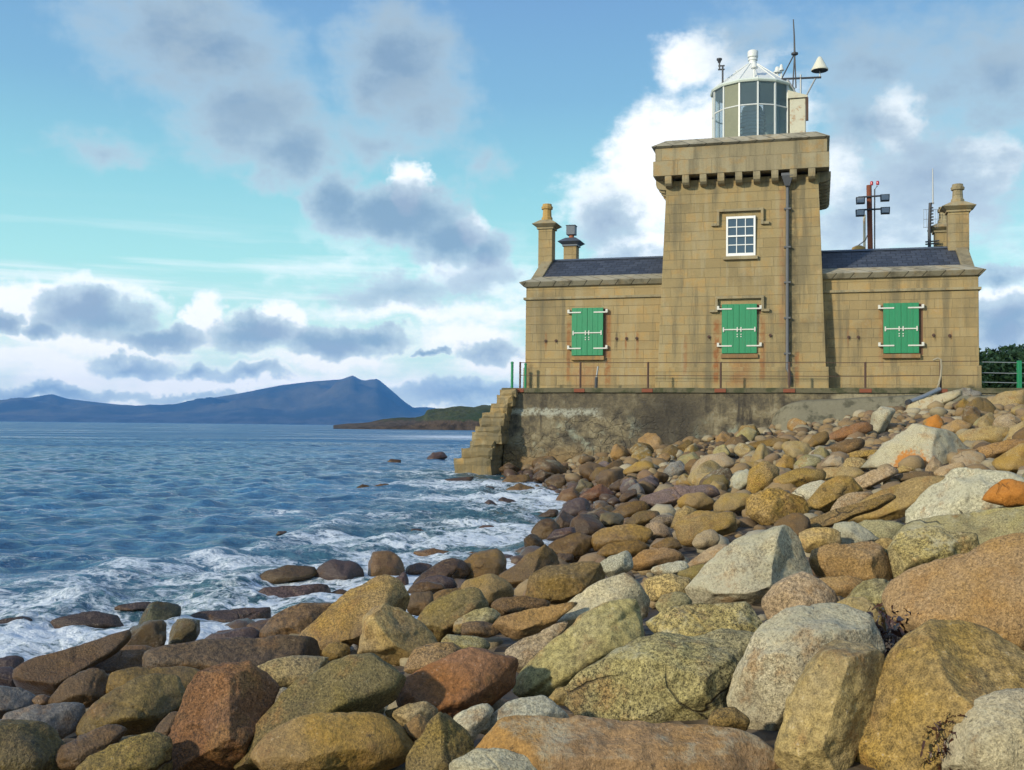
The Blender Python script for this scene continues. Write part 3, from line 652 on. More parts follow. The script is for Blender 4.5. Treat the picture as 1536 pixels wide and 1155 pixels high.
    for i in range(9): corbel(-2.40, .55 + .52 * i, -1, 0)
    # hood moulds, windows, shutters
    def hood(x0, x1, zt, zb, y):
        h = MB(); w = .085; d = .11
        h.box(x0, x1, y - d, y + .1, zt - w, zt)
        h.box(x0, x0 + w, y - d, y + .1, zb, zt - w); h.box(x1 - w, x1, y - d, y + .1, zb, zt - w)
        h.box(x0 - .17, x0, y - d, y + .1, zb, zb + w); h.box(x1, x1 + .17, y - d, y + .1, zb, zb + w)
        h.build('hood_mould', M_TRIM, tw, .012)
    def yb(z): return .26 * (z - Z0) / 6.66
    hood(-.80, .64, 8.40, 7.88, yb(8.15)); hood(-.83, .66, 5.64, 5.14, yb(5.4))
    # sash window
    wy = yb(7.5)
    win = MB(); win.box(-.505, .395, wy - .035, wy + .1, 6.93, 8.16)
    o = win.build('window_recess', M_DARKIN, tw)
    s = MB(); s.box(-.60, .47, wy - .14, wy + .1, 6.79, 6.90); s.build('sill', M_TRIM, tw, .012)
    f = MB(); y0, y1 = wy - .065, wy - .037
    f.box(-.505, -.445, y0, y1, 6.905, 8.16); f.box(.335, .395, y0, y1, 6.905, 8.16); f.box(-.443, .333, y0, y1, 8.08, 8.158); f.box(-.443, .333, y0, y1, 6.905, 7.00)
    f.box(-.443, .333, y0 - .01, y1, 7.51, 7.56)
    sw = f.build('sash_window', M_SASH, tw, .006)
    gb = MB()
    for xx in (-.195, .073):
        gb.box(xx, xx + .024, y0 + .004, y1 - .002, 7.002, 7.508); gb.box(xx, xx + .024, y0 + .004, y1 - .002, 7.562, 8.078)
    for zz in (7.245, 7.81): gb.box(-.441, .331, y0 + .008, y1 - .004, zz, zz + .026)
    gb.build('glazing_bar', M_SASH, sw)
    pn = MB(); pn.box(-.443, .333, y1 + .001, y1 + .0025, 7.0, 8.08); pn.build('pane', M_WGLASS, sw)
    def shutters(x0, x1, z0, z1, y, sillcol):
        rc = MB(); rc.box(x0 - .02, x1 + .12, y - .004, y + .05, z0 - .05, z1 - .02); rc.build('window_recess', M_REVEAL, L)  # brown backing plate, showing as a strip right of the leaves
        mid = (x0 + x1) / 2
        sl = MB(); sl.box(x0 - .03, x1 + .04, y - .13, y + .06, z0 - .15, z0 - .02); sl.build('sill', sillcol, L, .01)
        for a, b in ((x0, mid - .004), (mid + .004, x1)):
            s = MB(); n = 3; wd = (b - a) / n
            for i in range(n): s.box(a + wd * i + (.003 if i else 0), a + wd * (i + 1), y - .115, y - .05, z0, z1)
            so = s.build('shutter', M_GREEN, L, .006)
            out = -1 if a == x0 else 1; e = a if out < 0 else b
            for zz in (z0 + .23, z1 - .15):
                h = MB(); xs = sorted((e + out * .13, e - out * .31)); h.box(xs[0], xs[1], y - .137, y - .117, zz - .022, zz + .022)
                xs = sorted((e + out * .08, e + out * .15)); h.box(xs[0], xs[1], y - .125, y - .004, zz - .02, zz + .10)
                h.build('hinge_strap', M_STRAP, so, .004)
            bar = MB(); bar.box(a + (.03 if out < 0 else .001), b - (.03 if out > 0 else .001), y - .14, y - .118, z0 + .72, z0 + .757)
            xq = a + .035 if out < 0 else b - .075
            bar.box(xq, xq + .04, y - .147, y - .119, z0 + .665, z0 + .81)
            xq = b - .07 if out < 0 else a + .035
            bar.box(xq, xq + .035, y - .149, y - .119, z0 + .665, z0 + .81); bar.box(xq, xq + .035, y - .135, y - .117, z0 + .57, z0 + .605); bar.box(xq, xq + .035, y - .135, y - .117, z0 + .50, z0 + .535)
            bar.build('shutter_bar', M_STRAP, so, .003)
    shutters(-5.50, -4.46, 3.85, 5.41, .5, M_RSILL); shutters(-.62, .445, 3.85, 5.385, yb(4.6) + .03, M_RSILL); shutters(4.17, 5.18, 3.84, 5.36, .5, M_RSILL)
    # hooks beside the shutters
    for (hx, hz, hy) in ((-6.05, 4.35, .5), (-6.4, 4.35, .5), (-4.03, 4.4, .5), (-3.7, 4.4, .5), (-3.37, 4.4, .5), (3.17, 4.35, .5), (3.45, 4.35, .5), (5.6, 4.38, .5), (6.05, 4.36, .5), (-1.02, 4.38, .05), (.85, 4.4, .05)):
        hk = MB(); hk.lathe([(.05, 0), (.05, .02)], (0, 0, 0), 10)
        hk.v = [(hx + q[0], hy - q[2] - .002, hz + q[1]) for q in hk.v]; hk.tube([(hx, hy - .02, hz), (hx, hy - .06, hz - .02), (hx, hy - .05, hz - .08)], .012, 6)
        hk.build('shutter_hook', M_RUSTY, L)
    # rainwater pipe with hopper
    pp = MB(); px_ = 1.36
    pp.tube([(px_, yb(9.1) - .09, 9.1), (px_, yb(6) - .09, 6), (px_, yb(3.3) - .10, 3.35), (px_ + .06, -.13, 3.25), (px_ + .07, -.13, 2.86)], .052, 10)
    dp = pp.build('drainpipe', M_PIPE, L, smooth=True)
    hp = MB(); hp.frustum((px_ - .07, px_ + .07, .03, .18), 9.02, (px_ - .17, px_ + .17, -.1, .24), 9.30); hp.box(px_ - .18, px_ + .18, -.11, .24, 9.302, 9.40); hp.build('hopper', M_PIPE, dp, .01)
    for zz in (8.3, 7.1, 6.0, 4.9, 3.8):
        b = MB(); b.box(px_ - .1, px_ + .1, yb(zz) - .15, yb(zz) + .02, zz, zz + .05); b.build('pipe_bracket', M_PIPE, dp)
    # ---- lantern
    LX, LY, LR = .14, 2.6, 1.31
    lb = MB(); lb.lathe([(LR + .03, 0), (LR + .03, .42), (LR - .02, .46)], (LX, LY, 10.42), 28); la = lb.build('lantern', M_WHITE, L)
    N = 14; A0 = R(-90 + 11.1)
    def pt(i, rr=LR): a = A0 + 2 * math.pi * i / N; return LX + rr * math.cos(a), LY + rr * math.sin(a)
    zb, zm, zt = 10.86, 12.03, 12.80
    for i in range(N):
        x, y = pt(i); g = MB(); g.box(-.026, .026, -.03, .03, zb, zt); a = A0 + 2 * math.pi * i / N
        g.v = [(x + q[0] * math.cos(a + math.pi / 2) - q[1] * math.sin(a + math.pi / 2), y + q[0] * math.sin(a + math.pi / 2) + q[1] * math.cos(a + math.pi / 2), q[2]) for q in g.v]
        g.build('glazing_bar', M_WHITE, la)
        x2, y2 = pt(i + 1)
        for (z_a, z_b) in ((zb, zm), (zm, zt)):
            sx, sy = (x2 - x) * .03, (y2 - y) * .03
            q = MB(); q.add([(x + sx, y + sy, z_a + .022), (x2 - sx, y2 - sy, z_a + .022), (x2 - sx, y2 - sy, z_b - .022), (x + sx, y + sy, z_b - .022)], [(0, 1, 2, 3)])
            ang = math.degrees(A0 + 2 * math.pi * (i + .5) / N) % 360
            blank = (ang > 332 or ang < 88)
            olive = abs(((A0 + 2 * math.pi * (i + .5) / N) - R(-90 - 27.5)) % (2 * math.pi)) < .15 or abs(((A0 + 2 * math.pi * (i + .5) / N) - R(-90 - 27.5)) % (2 * math.pi) - 2 * math.pi) < .15
            pm = M_GREENFRAME if blank else M_BLIND if olive else M_LGLASS
            po = q.build('blank_panel' if blank else 'pane', pm, la)
            if olive: po['label'] = 'olive blind behind the glass'
            tr = MB(); tr.tube([(x, y, z_b), (x2, y2, z_b)], .024, 6)
            if z_b < zt - .1: tr.build('glazing_bar', M_WHITE, la)
    ev = MB(); ev.lathe([(LR - .05, 0), (LR + .07, 0), (LR + .1, .05), (LR + .04, .11), (LR - .1, .12)], (LX, LY, zt - .02), N, A0); ev.build('eaves_ring', M_GREENFRAME, la)
    rf = MB(); rf.lathe([(LR + .03, 0), (LR * .55, .46), (.2, .86), (.13, .9)], (LX, LY, zt + .085), N, A0); rfo = rf.build('roof', M_WHITE, la)
    for i in range(N):
        a = A0 + 2 * math.pi * i / N; rb = MB()
        rb.tube([(LX + math.cos(a) * q[0], LY + math.sin(a) * q[0], zt + .09 + q[1]) for q in ((LR + .02, 0.005), (LR * .55, .465), (.19, .87))], .018, 5); rb.build('roof_rib', M_WHITE, rfo)
    fn = MB(); fn.lathe([(.14, 0), (.13, .16), (.16, .17), (.16, .24), (.13, .26), (.175, .28), (.18, .46), (.15, .50), (.04, .52)], (LX + .02, LY, zt + .93), 18); fn.build('vent_finial', M_WHITE, rfo, smooth=True)
    # optic inside
    op = MB(); op.lathe([(.30, 0), (.30, .35), (.34, .4), (.40, .7), (.42, 1.0), (.40, 1.3), (.30, 1.55), (.12, 1.65)], (LX, LY, 10.75), 20); oo = op.build('optic', M_OPTIC, la, smooth=True)
    for k in range(9):
        rg = MB(); zz = 11.1 + .12 * k; rr = .36 + .07 * math.sin((zz - 10.75) / 1.65 * math.pi); rg.lathe([(rr, 0), (rr + .03, .02), (rr, .04)], (LX, LY, zz), 20); rg.build('lens_ring', M_OPTIC, oo)
    fl = MB(); fl.lathe([(LR - .06, 0), (LR - .06, .05)], (LX, LY, 10.84), 28); fl.build('lantern_floor', M_DARKIN, la)
    st = MB(); st.tube([(LX - .8, LY - .55, 10.9), (LX - .8, LY - .55, 12.1)], .03, 6); st.tube([(LX - .8, LY - .55, 11.45), (LX - .2, LY - .9, 11.4)], .02, 6); st.build('stand', M_IRON, la)
    # annexe box on the balcony
    bx = MB(); bx.box(1.38, 1.88, 1.9, 3.2, 10.5, 12.28); bo = bx.build('lantern_annexe', M_WHITE_RUST, L, .015)
    rfx = MB(); rfx.prism([(1.32, 12.30), (1.95, 12.30), (1.95, 12.36), (1.32, 12.58)], 'y', 1.84, 3.26); rfx.build('annexe_roof', M_WHITE_RUST, bo, .01)
    gt = MB(); gt.box(1.89, 1.97, 1.85, 1.97, 11.55, 12.29); gt.build('gutter', M_RUSTY, bo)
    return L
M_REVEAL = mat_plain('brown_reveal', (0.16, 0.085, 0.05), .9, 0, .35, 5, .3)
M_RSILL = mat_ashlar('rust_stained_sill', (0.22, 0.13, 0.06), (0.27, 0.16, 0.07), bw=2, bh=2)
build_lighthouse()

# ---- aerials, masts and small fittings on the roofs (each a thing of its own; built in the building's axes)
def bthing(name, label, cat, group=None, base=(0, 0, 0)):
    w = lh_world(*base); o = empty(name, tuple(w), -TH); tag(o, label, cat, group); o['_b'] = base; return o
def shift(mb, base): mb.v = [(q[0] - base[0], q[1] - base[1], q[2] - base[2]) for q in mb.v]; return mb
def P(px, py, k): t, z = fac(px, py, k); return (t, k, z)
def build_aerials():
    k = 1.95
    b = P(1201, 165, k); o = bthing('antenna_frame', 'aerial yard with whip and tripod stays bolted to the lantern annexe', 'antenna', None, b)
    def part(nm, mb, m, par=None, sm=True): del_ = shift(mb, b); return del_.build(nm, m, par or o, smooth=sm)
    m = MB(); m.tube([P(1201, 165, k), P(1201, 112, k)], .03, 8); part('pole', m, M_GALV)
    m = MB(); m.tube([P(1172, 118.5, k), P(1232, 116, k)], .035, 8); part('yard', m, M_IRON)
    for a, c in (((1181, 118), (1194, 140)), ((1223, 118), (1206, 150))):
        m = MB(); m.tube([P(*a, k), P(*c, k)], .028, 6); part('stay', m, M_GALV)
    for a in ((1173, 117), (1189, 132), (1194, 132)):
        m = MB(); m.tube([P(*a, k), P(1192, 80, k)], .022, 6); part('stay', m, M_IRON)
    m = MB(); m.tube([P(1192, 84, k), P(1191.4, 55, k), P(1190, 29, k)], .034, 6, .018); part('whip', m, M_IRON)
    m = MB(); q = P(1192, 80.5, k); m.lathe([(.05, -.06), (.11, -.03), (.11, .02), (.05, .05)], q, 12); part('collar', m, M_IRON)
    q = P(1229.5, 105, k); c = bthing('cone_antenna', 'cream upside-down funnel shaped aerial at the right end of the yard', 'antenna', None, q)
    m = MB(); m.lathe([(.27, -.02), (.275, .02), (.25, .05), (.07, .40), (.045, .43), (.0, .44)], (0, 0, 0), 24); m.build('cone', M_CREAM, c, smooth=True)
    m = MB(); m.lathe([(.25, -.03), (.25, -.015)], (0, 0, 0), 24); m.build('base_plate', M_IRON, c)
    m = MB(); m.tube([(0, 0, -.02), (.01, 0, -.26)], .02, 6); m.build('stem', M_GALV, c)
    k = 1.9
    b2 = P(1084, 132, k); a = bthing('anemometer', 'dark wind gauge on a thin pole left of the lantern roof', 'wind gauge', None, b2)
    def part2(nm, mb, m): return shift(mb, b2).build(nm, m, a, smooth=True)
    m = MB(); m.tube([P(1084, 138, k), P(1084, 98, k)], .03, 8); part2('pole', m, M_IRON)
    m = MB(); m.tube([P(1077, 104.5, k), P(1087, 104, k)], .025, 6); m.tube([P(1077.5, 99, k), P(1087, 98.5, k)], .025, 6); part2('crossarm', m, M_IRON)
    m = MB(); m.tube([P(1079.5, 104, k), P(1079, 93, k)], .028, 6); m.lathe([(.05, -.05), (.06, 0), (.09, .03), (.09, .08), (.03, .09)], P(1079, 91.5, k), 12); part2('cup', m, M_IRON)
    for (px, py, s, lab) in ((1105, 114, .8, 'small white mushroom vent on the left slope of the lantern roof'), (1131.5, 101.5, 1.0, 'white mushroom vent just below the lantern finial'),
                             (1166, 108.5, 1.15, 'larger white mushroom vent on the right slope of the lantern roof'), (1172, 105, .8, 'little cream mushroom aerial against the tripod stays')):
        kk = 1.35 if 1120 < px < 1140 else 2.5
        q = P(px, py, kk); v = bthing('roof_vent', lab, 'vent', 'mushroom fittings on the lantern roof', q)
        m = MB(); m.lathe([(.11 * s, -.02), (.115 * s, .02), (.075 * s, .06), (.065 * s, .15), (.03 * s, .19)], (0, 0, 0), 16); m.build('cap', M_WHITE, v, smooth=True)
        m = MB(); m.tube([(0, 0, 0), (.0, 0, -.34)], .032 * s, 8); m.build('stalk', M_WHITE, v)
    # floodlight mast behind the right wing
    k = 9.5
    b = P(1305.5, 378, k); b = (b[0], k, 2.6); o = bthing('floodlight_mast', 'rust red mast carrying four floodlights and two red lamps behind the right roof', 'floodlight mast', None, b)
    def part3(nm, mb, m, par=None): return shift(mb, b).build(nm, m, par or o, smooth=True)
    m = MB(); m.tube([(b[0], k, 2.6), P(1305.5, 378, k), P(1303.5, 278, k)], .10, 10); part3('pole', m, M_REDRUST)
    for (x0, y0, x1, y1) in ((1287, 296, 1331, 293), (1287, 315, 1331, 313)):
        m = MB(); m.tube([P(x0, y0, k - .15), P(x1, y1, k - .15)], .035, 8); part3('crossarm', m, M_IRON)
    for (px, py) in ((1290.5, 302), (1327, 298), (1290, 320.5), (1327.5, 317)):
        q = P(px, py, k - .25); m = MB(); m.frustum((q[0] - .16, q[0] + .16, k - .55, k - .3), q[2] - .13, (q[0] - .17, q[0] + .17, k - .5, k - .22), q[2] + .12)
        fl = part3('floodlight', m, M_IRON)
        g = MB(); g.add([(q[0] - .13, k - .547, q[2] - .10), (q[0] + .13, k - .547, q[2] - .10), (q[0] + .13, k - .513, q[2] + .09), (q[0] - .13, k - .513, q[2] + .09)], [(0, 1, 2, 3)]); shift(g, b).build('lens', M_GALV, fl)
    m = MB(); m.tube([P(1312, 378, k), P(1312, 284, k), P(1316, 279, k)], .025, 6); part3('conduit', m, M_IRON)
    for (px, py) in ((1307.5, 275.5), (1316.5, 275)):
        m = MB(); m.lathe([(.055, -.06), (.06, .04), (.045, .09), (.01, .10)], P(px, py, k), 12); part3('red_lamp', m, M_REDLAMP)
    b5 = P(1296.5, 380, k + .6); b5 = (b5[0], k + .6, 2.6); p5 = bthing('post', 'thin rusty cream post just left of the floodlight mast', 'post', None, b5)
    m = MB(); m.tube([b5, P(1296.5, 322, k + .6)], .05, 8); shift(m, b5).build('pole', M_WHITE_RUST, p5, smooth=True)
    q = P(1288, 380, k + .3); b6 = (q[0], k + .3, 2.6); tk = bthing('tank', 'cream domed tank top peeping over the right roof', 'tank', None, b6)
    m = MB(); m.lathe([(.2, 0), (.2, 5.2)], (0, 0, 0), 14); m.build('stand', M_WHITE_RUST, tk)
    m = MB(); m.lathe([(.28, -.05), (.30, .1), (.24, .25), (.1, .32)], (0, 0, q[2] - 2.62), 18); m.build('dome', M_TERRA, tk, smooth=True)
    m = MB(); m.tube([(-.1, 0, q[2] - 2.35), (.25, 0, q[2] - 2.1), (.33, 0, q[2] - 1.9)], .02, 6); m.build('cable', M_IRON, tk)
    # yagi aerial by the right chimneys
    k = 5.6
    b = P(1394.5, 380, k); o = bthing('yagi_aerial', 'tall aerial pole with stacked dipoles left of the right chimneys', 'antenna', None, b)
    def part4(nm, mb, m): return shift(mb, b).build(nm, m, o, smooth=True)
    b0 = (b[0], k, 6.4)
    m = MB(); m.tube([b0, P(1394, 345, k), P(1395.5, 305, k)], .055, 8); part4('mast', m, M_IRON)
    m = MB(); m.tube([P(1399.5, 306, k), P(1399, 253, k)], .03, 6, .018); part4('whip', m, M_GALV)
    m = MB(); m.tube([P(1393, 305.5, k), P(1401, 304.5, k)], .03, 6); part4('bracket', m, M_IRON)
    for i in range(7):
        y = 312 + i * 4.6; m = MB(); m.tube([P(1395, y, k - .05), P(1400 + (i % 2) * .5, y - .5, k - .05)], .026, 6); part4('dipole', m, M_IRON)
    for x in (1385.5, 1390, 1403, 1406.5):
        m = MB(); m.tube([P(x, 314, k), P(x, 342, k)], .007, 4); part4('element', m, M_GALV)
    for y in (314.5, 329, 341):
        m = MB(); m.tube([P(1385, y, k), P(1407, y - .5, k)], .008, 4); part4('element', m, M_GALV)
    for y in (361, 364.5):
        m = MB(); m.tube([P(1388, y + 2, k), P(1409, y, k)], .028, 6); part4('wall_bracket', m, M_IRON)
build_aerials()

# ------------------------------------------------------------------ sea wall, buttress, apron, railing
def rough_box(mb, x0, x1, y0, y1, z0, z1, seed, amp=.035, step=.16):
    """a stone block with worn uneven faces"""
    import itertools
    nx, ny, nz = [max(2, int(round((b - a) / step)) + 1) for a, b in ((x0, x1), (y0, y1), (z0, z1))]
    idx = {}; vs_ = []; fs = []
    def vid(i, j, k):
        if (i, j, k) not in idx:
            idx[(i, j, k)] = len(vs_); vs_.append((x0 + (x1 - x0) * i / (nx - 1), y0 + (y1 - y0) * j / (ny - 1), z0 + (z1 - z0) * k / (nz - 1)))
        return idx[(i, j, k)]
    for i in range(nx - 1):
        for j in range(ny - 1):
            for k in (0, nz - 1): fs.append((vid(i, j, k), vid(i + 1, j, k), vid(i + 1, j + 1, k), vid(i, j + 1, k)))
    for i in range(nx - 1):
        for k in range(nz - 1):
            for j in (0, ny - 1): fs.append((vid(i, j, k), vid(i + 1, j, k), vid(i + 1, j, k + 1), vid(i, j, k + 1)))
    for j in range(ny - 1):
        for k in range(nz - 1):
            for i in (0, nx - 1): fs.append((vid(i, j, k), vid(i, j + 1, k), vid(i, j + 1, k + 1), vid(i, j, k + 1)))
    v = np.array(vs_); c = np.array([(x0 + x1) / 2, (y0 + y1) / 2, (z0 + z1) / 2]); hs = np.array([x1 - x0, y1 - y0, z1 - z0]) / 2
    q = np.abs((v - c) / hs); e = np.sort(q, 1); rnd = np.clip((e[:, 1] - .8) / .2, 0, 1)
    nn = np.stack([fbm(v * 2.2 + 9 * a + seed, 4, seed + a) for a in range(3)], 1)
    v = v + nn * amp * 1.6 - (v - c) / np.linalg.norm(v - c, axis=1)[:, None] * rnd[:, None] * amp * 1.2
    mb.add(v, fs)
def build_wall():
    W = empty('sea_wall', (LH_X, LH_Y, 0), -TH); tag(W, 'stained rendered sea wall with a stepped stone buttress under the lighthouse', 'sea wall')
    m = MB(); m.box(-7.35, 9.5, -1.0, .5, -.6, 2.58); m.box(-7.35, 9.5, .5, 10.5, -.6, 2.60)
    # pieces of the face subdivided for relief
    x = np.linspace(-7.35, 9.5, 170); z = np.linspace(-.6, 2.585, 44); X, Z = np.meshgrid(x, z)
    p = np.stack([X.ravel(), 0 * X.ravel(), Z.ravel()], 1)
    rel = np.clip((1.9 - Z.ravel()) / 1.2, .15, 1)
    Y = -1.03 - .05 * np.clip(1.6 - Z.ravel(), 0, 2) - rel * (.07 * fbm(p * 1.7, 5, 77) + .04 * np.abs(fbm(p * 5, 3, 78)))
    body = m.build('core', M_SEAWALL, W)
    face = mesh_np('wall_face', np.stack([X.ravel(), Y, Z.ravel()], 1), grid_faces(len(z), len(x)), M_SEAWALL, W)
    c = MB(); rough_box(c, -7.45, 9.5, -1.10, .44, 2.59, 2.735, 5, .012, .3); c.build('wall_coping', M_COPE, W)
    steps = [(749, 773, 583, 592), (744, 768, 592, 605), (734, 760, 605, 619), (722, 758, 619, 627), (718, 754, 627, 639), (713, 750, 639, 648), (707, 752, 648, 661), (704, 742, 661, 671), (690, 738, 671, 686), (680, 736, 686, 712)]
    for i, (xl, xr, yt, yb_) in enumerate(steps):
        kf = -1.35 - .10 * i
        t0, z1 = fac(xl, yt, kf); t1, z0 = fac(xr, yb_, kf)
        b = MB(); rough_box(b, t0, t1, kf, 1.2, z0 - (.09 if i < 9 else .5), z1, 11 + i, .045, .12)
        b.build('step_block', M_BUTT, W)
    # dark iron-red foot plates of the rail posts
    return W
build_wall()
def build_apron():
    A = empty('concrete_apron', tuple(lh_world(3.6, -1.1, 1.9)), -TH); tag(A, 'smooth concrete ramp end sloping off the sea wall under the right wing', 'ramp')
    t = np.linspace(.9, 7.4, 90); s = np.linspace(0, 1, 26); V = []
    for si in s:
        for ti in t:
            u = np.clip((ti - .9) / 1.0, 0, 1); rnd = math.sqrt(max(0, 1 - (1 - u) ** 2))
            top = 1.55 + rnd * .82 + .17 * np.clip((ti - 1.9) / 3, 0, 1)
            k = -1.04 - 1.25 * si * (0.35 + .65 * rnd)
            zz = top - .10 * si if si < .45 else top - .045 - (si - .45) * 1.6
            V.append((ti - 3.6, k + 1.1, zz - 1.9))
    V = np.array(V); V[:, 2] += .03 * fbm(V * 1.3, 4, 91)
    mesh_np('ramp_slab', V, grid_faces(len(s), len(t)), M_CONC, A)
build_apron()
def build_railing():
    base = (-7.4, -1.0, 2.735); Rl = bthing('railing', 'rusty post and wire railing along the top of the sea wall', 'railing', None, base)
    k = -.95
    posts = []
    for px in (780, 870.5, 972, 1081, 1184, 1298, 1411):
        t = fac(px, 580, k)[0]; ztop = fac(px, 543 if px < 1300 else 541, k)[1]; posts.append((t, ztop))
        m = MB(); m.tube([(t, k, 2.72), (t, k, ztop)], .032, 8); shift(m, base).build('post', M_RUSTY, Rl, smooth=True)
        m = MB(); m.box(t - .17, t + .17, -1.118, -1.05, 2.595, 2.71); shift(m, base).build('foot_plate', M_REDRUST, Rl, .01)
    for dz in (.02, .42):
        m = MB(); m.tube([(t, k, z - dz) for t, z in posts] + [(posts[-1][0] + 1.0, k, posts[-1][1] - dz)], .011, 6); shift(m, base).build('rail', M_RUSTY, Rl, smooth=True)
    # green posts at the seaward corner
    b2 = (fac(768, 580, -.2)[0], -.2, 2.735); g = bthing('fence_post', 'green painted post at the seaward corner of the sea wall', 'fence post', 'green fence posts', b2)
    zt = fac(768, 545, -.2)[1] - 2.735
    m = MB(); m.tube([(0, 0, 0), (0, 0, zt)], .045, 8); m.build('post', M_GREEN, g, smooth=True)
    m = MB(); m.lathe([(.055, 0), (.055, .03), (.02, .06)], (0, 0, zt), 10); m.build('post_cap', M_GREEN, g)
    b3 = (fac(788, 580, .0)[0], .0, 2.735); g = bthing('fence_post', 'green post close against the left wing wall corner', 'fence post', 'green fence posts', b3)
    zt = fac(788, 547, 0)[1] - 2.735
    m = MB(); m.tube([(0, 0, 0), (0, 0, zt)], .04, 8); m.build('post', M_GREEN, g, smooth=True)
    m = MB(); m.lathe([(.05, 0), (.05, .03), (.02, .05)], (0, 0, zt), 10); m.build('post_cap', M_GREEN, g)
    # short black pipe standing on the wall, and the pale hose looped over the rail
    b4 = (fac(894, 582, -.9)[0], -.9, 2.735); h = bthing('stub_pipe', 'short dark leaning pipe below the left shutters', 'pipe', None, b4)
    m = MB(); m.tube([(0, 0, 0), (.01, 0, .34)], .05, 8); m.build('sleeve', M_IRON, h, smooth=True)
    m = MB(); m.tube([(.01, 0, .30), (.06, 0, .68)], .028, 8); m.build('rod', M_GALV, h, smooth=True)
    b5 = (fac(1411, 582, -1.0)[0], -1.0, 2.735); h = bthing('hose', 'pale hose hanging down the rail post at the right end', 'hose', None, b5)
    m = MB(); m.tube([(-.2, -.03, .80), (-.08, -.04, .85), (.0, -.05, .82), (.02, -.05, .6), (.0, -.05, .35), (-.05, -.06, .15), (-.10, -.1, -.02)], .028, 8); m.build('hose_line', M_ORANGE_HOSE, h, smooth=True)
    p0, p1 = at_depth(1409, 584, 30.4), at_depth(1362, 604, 29.6); g = empty('pipe', tuple(p1)); tag(g, 'grey pipe lying down the concrete ramp below the hose', 'pipe')
    m = MB(); dv = p0 - p1; m.tube([(0, 0, 0), tuple(dv * .5 + np.array([0, 0, -.02])), tuple(dv)], .07, 10); m.build('pipe_run', M_GALV, g, smooth=True)
    m = MB(); m.tube([tuple(-dv * .02), tuple(dv * .05)], .085, 10); m.build('pipe_collar', M_IRON, g, smooth=True)
    # right-hand green post and wires in front of the hedge
    q = at_depth(1529, 575, 31.5); f = empty('wire_fence', (q[0], q[1], q[2] - .3)); tag(f, 'green steel post fence with three wires at the right end of the lighthouse', 'fence')
    zt = at_depth(1529, 541, 31.5)[2] - q[2] + .3
    m = MB(); m.box(-.06, .06, -.05, .05, 0, zt); m.build('post', M_GREEN, f, .01)
    e = lh_world(6.95, .6, 0)
    for zz in (zt - .06, zt - .38, zt - .66):
        m = MB(); m.tube([(0, 0, zz), (e[0] - q[0], e[1] - q[1], zz + .02)], .012, 5); m.tube([(0, 0, zz), (2.5, -.4, zz)], .012, 5); m.build('wire', M_GALV, f)
build_railing()

# ------------------------------------------------------------------ hedge
def build_hedge():
    m, T, b, out = mat_new('hedge_leaf'); g = T.new('ShaderNodeNewGeometry'); r = g.outputs['Random Per Island']
    T.put(b.inputs['Base Color'], T.mix(r, (.05, .10, .03, 1), (.17, .25, .08, 1))); b.inputs['Roughness'].default_value = .6
    mb_, T2, b2, o2 = mat_new('hedge_twig'); b2.inputs['Base Color'].default_value = (.03, .022, .012, 1)
    c = at_depth(1535, 590, 47); H = empty('hedge', (c[0], c[1], 2.4)); tag(H, 'dark evergreen hedge behind the right end of the lighthouse', 'hedge')
    rg = np.random.default_rng(12); n = 26000
    lob = [(-2.6, 0, 1.05, 1.25), (-1.6, .3, 1.35, 1.35), (-.6, -.1, 1.5, 1.35), (.5, .2, 1.6, 1.4), (1.7, 0, 1.5, 1.5), (3, .3, 1.6, 1.6), (4.4, 0, 1.5, 1.5), (-3.2, .3, .6, .9)]
    L = np.array(lob)[rg.integers(0, len(lob), n)]
    d = rg.normal(size=(n, 3)); d /= np.linalg.norm(d, axis=1)[:, None]; rad = L[:, 3] * (.62 + .42 * rg.random(n) ** .6)
    bump = 1 + .22 * fbm(d * 2.6 + L[:, :3], 3, 6)
    p = np.stack([L[:, 0], L[:, 1], L[:, 2]], 1) + d * (rad * bump)[:, None]
    p = p[p[:, 2] > .02]; n = len(p)
    a = rg.normal(size=(n, 3)); a /= np.linalg.norm(a, axis=1)[:, None]; bb = np.cross(a, rg.normal(size=(n, 3))); bb /= np.linalg.norm(bb, axis=1)[:, None]
    s = (.07 + .08 * rg.random(n))[:, None]
    V = np.stack([p - a * s, p + bb * s * .55, p + a * s, p - bb * s * .55], 1).reshape(-1, 3)
    mesh_np('foliage', V, np.arange(4 * n).reshape(-1, 4), m, H, smooth=False)
    t = MB()
    for (x, y, z, r_) in lob:
        for j in range(3):
            t.tube([(x + .2 * j - .2, y, 0), (x + .3 * j - .3, y + .1, z), (x + rg.normal() * .5, y + rg.normal() * .4, z + r_ * .6)], .05, 5, .015)
    t.build('stem', mb_, H)
build_hedge()

# ------------------------------------------------------------------ boulders
COLS = {'och': (.29, .20, .08, 'ochre'), 'ochd': (.18, .122, .05, 'dark ochre'), 'brn': (.15, .10, .053, 'brown'), 'olv': (.195, .148, .06, 'olive'), 'ggr': (.30, .258, .13, 'grey-green'),
        'gry': (.235, .225, .20, 'grey'), 'rst': (.205, .108, .055, 'rust red'), 'red': (.30, .195, .095, 'reddish'), 'pnk': (.34, .26, .165, 'pinkish'), 'pal': (.42, .385, .275, 'pale'),
        'wet': (.14, .105, .085, 'dark'), 'pur': (.155, .118, .11, 'purple-grey'), 'tan': (.33, .25, .125, 'tan'), 'org': (.45, .20, .04, 'orange'), 'grn': (.11, .115, .05, 'mossy')}
CROPS = {'a': (0, 860, 3.657), 'b': (340, 800, 3.252), 'c': (680, 760, 2.924), 'd': (1080, 760, 2.923), 'e': (1100, 540, 3.523), 'm': (640, 540, 2.844), 's': (380, 620, 3.657), 'p': (0, 0, 1.0)}
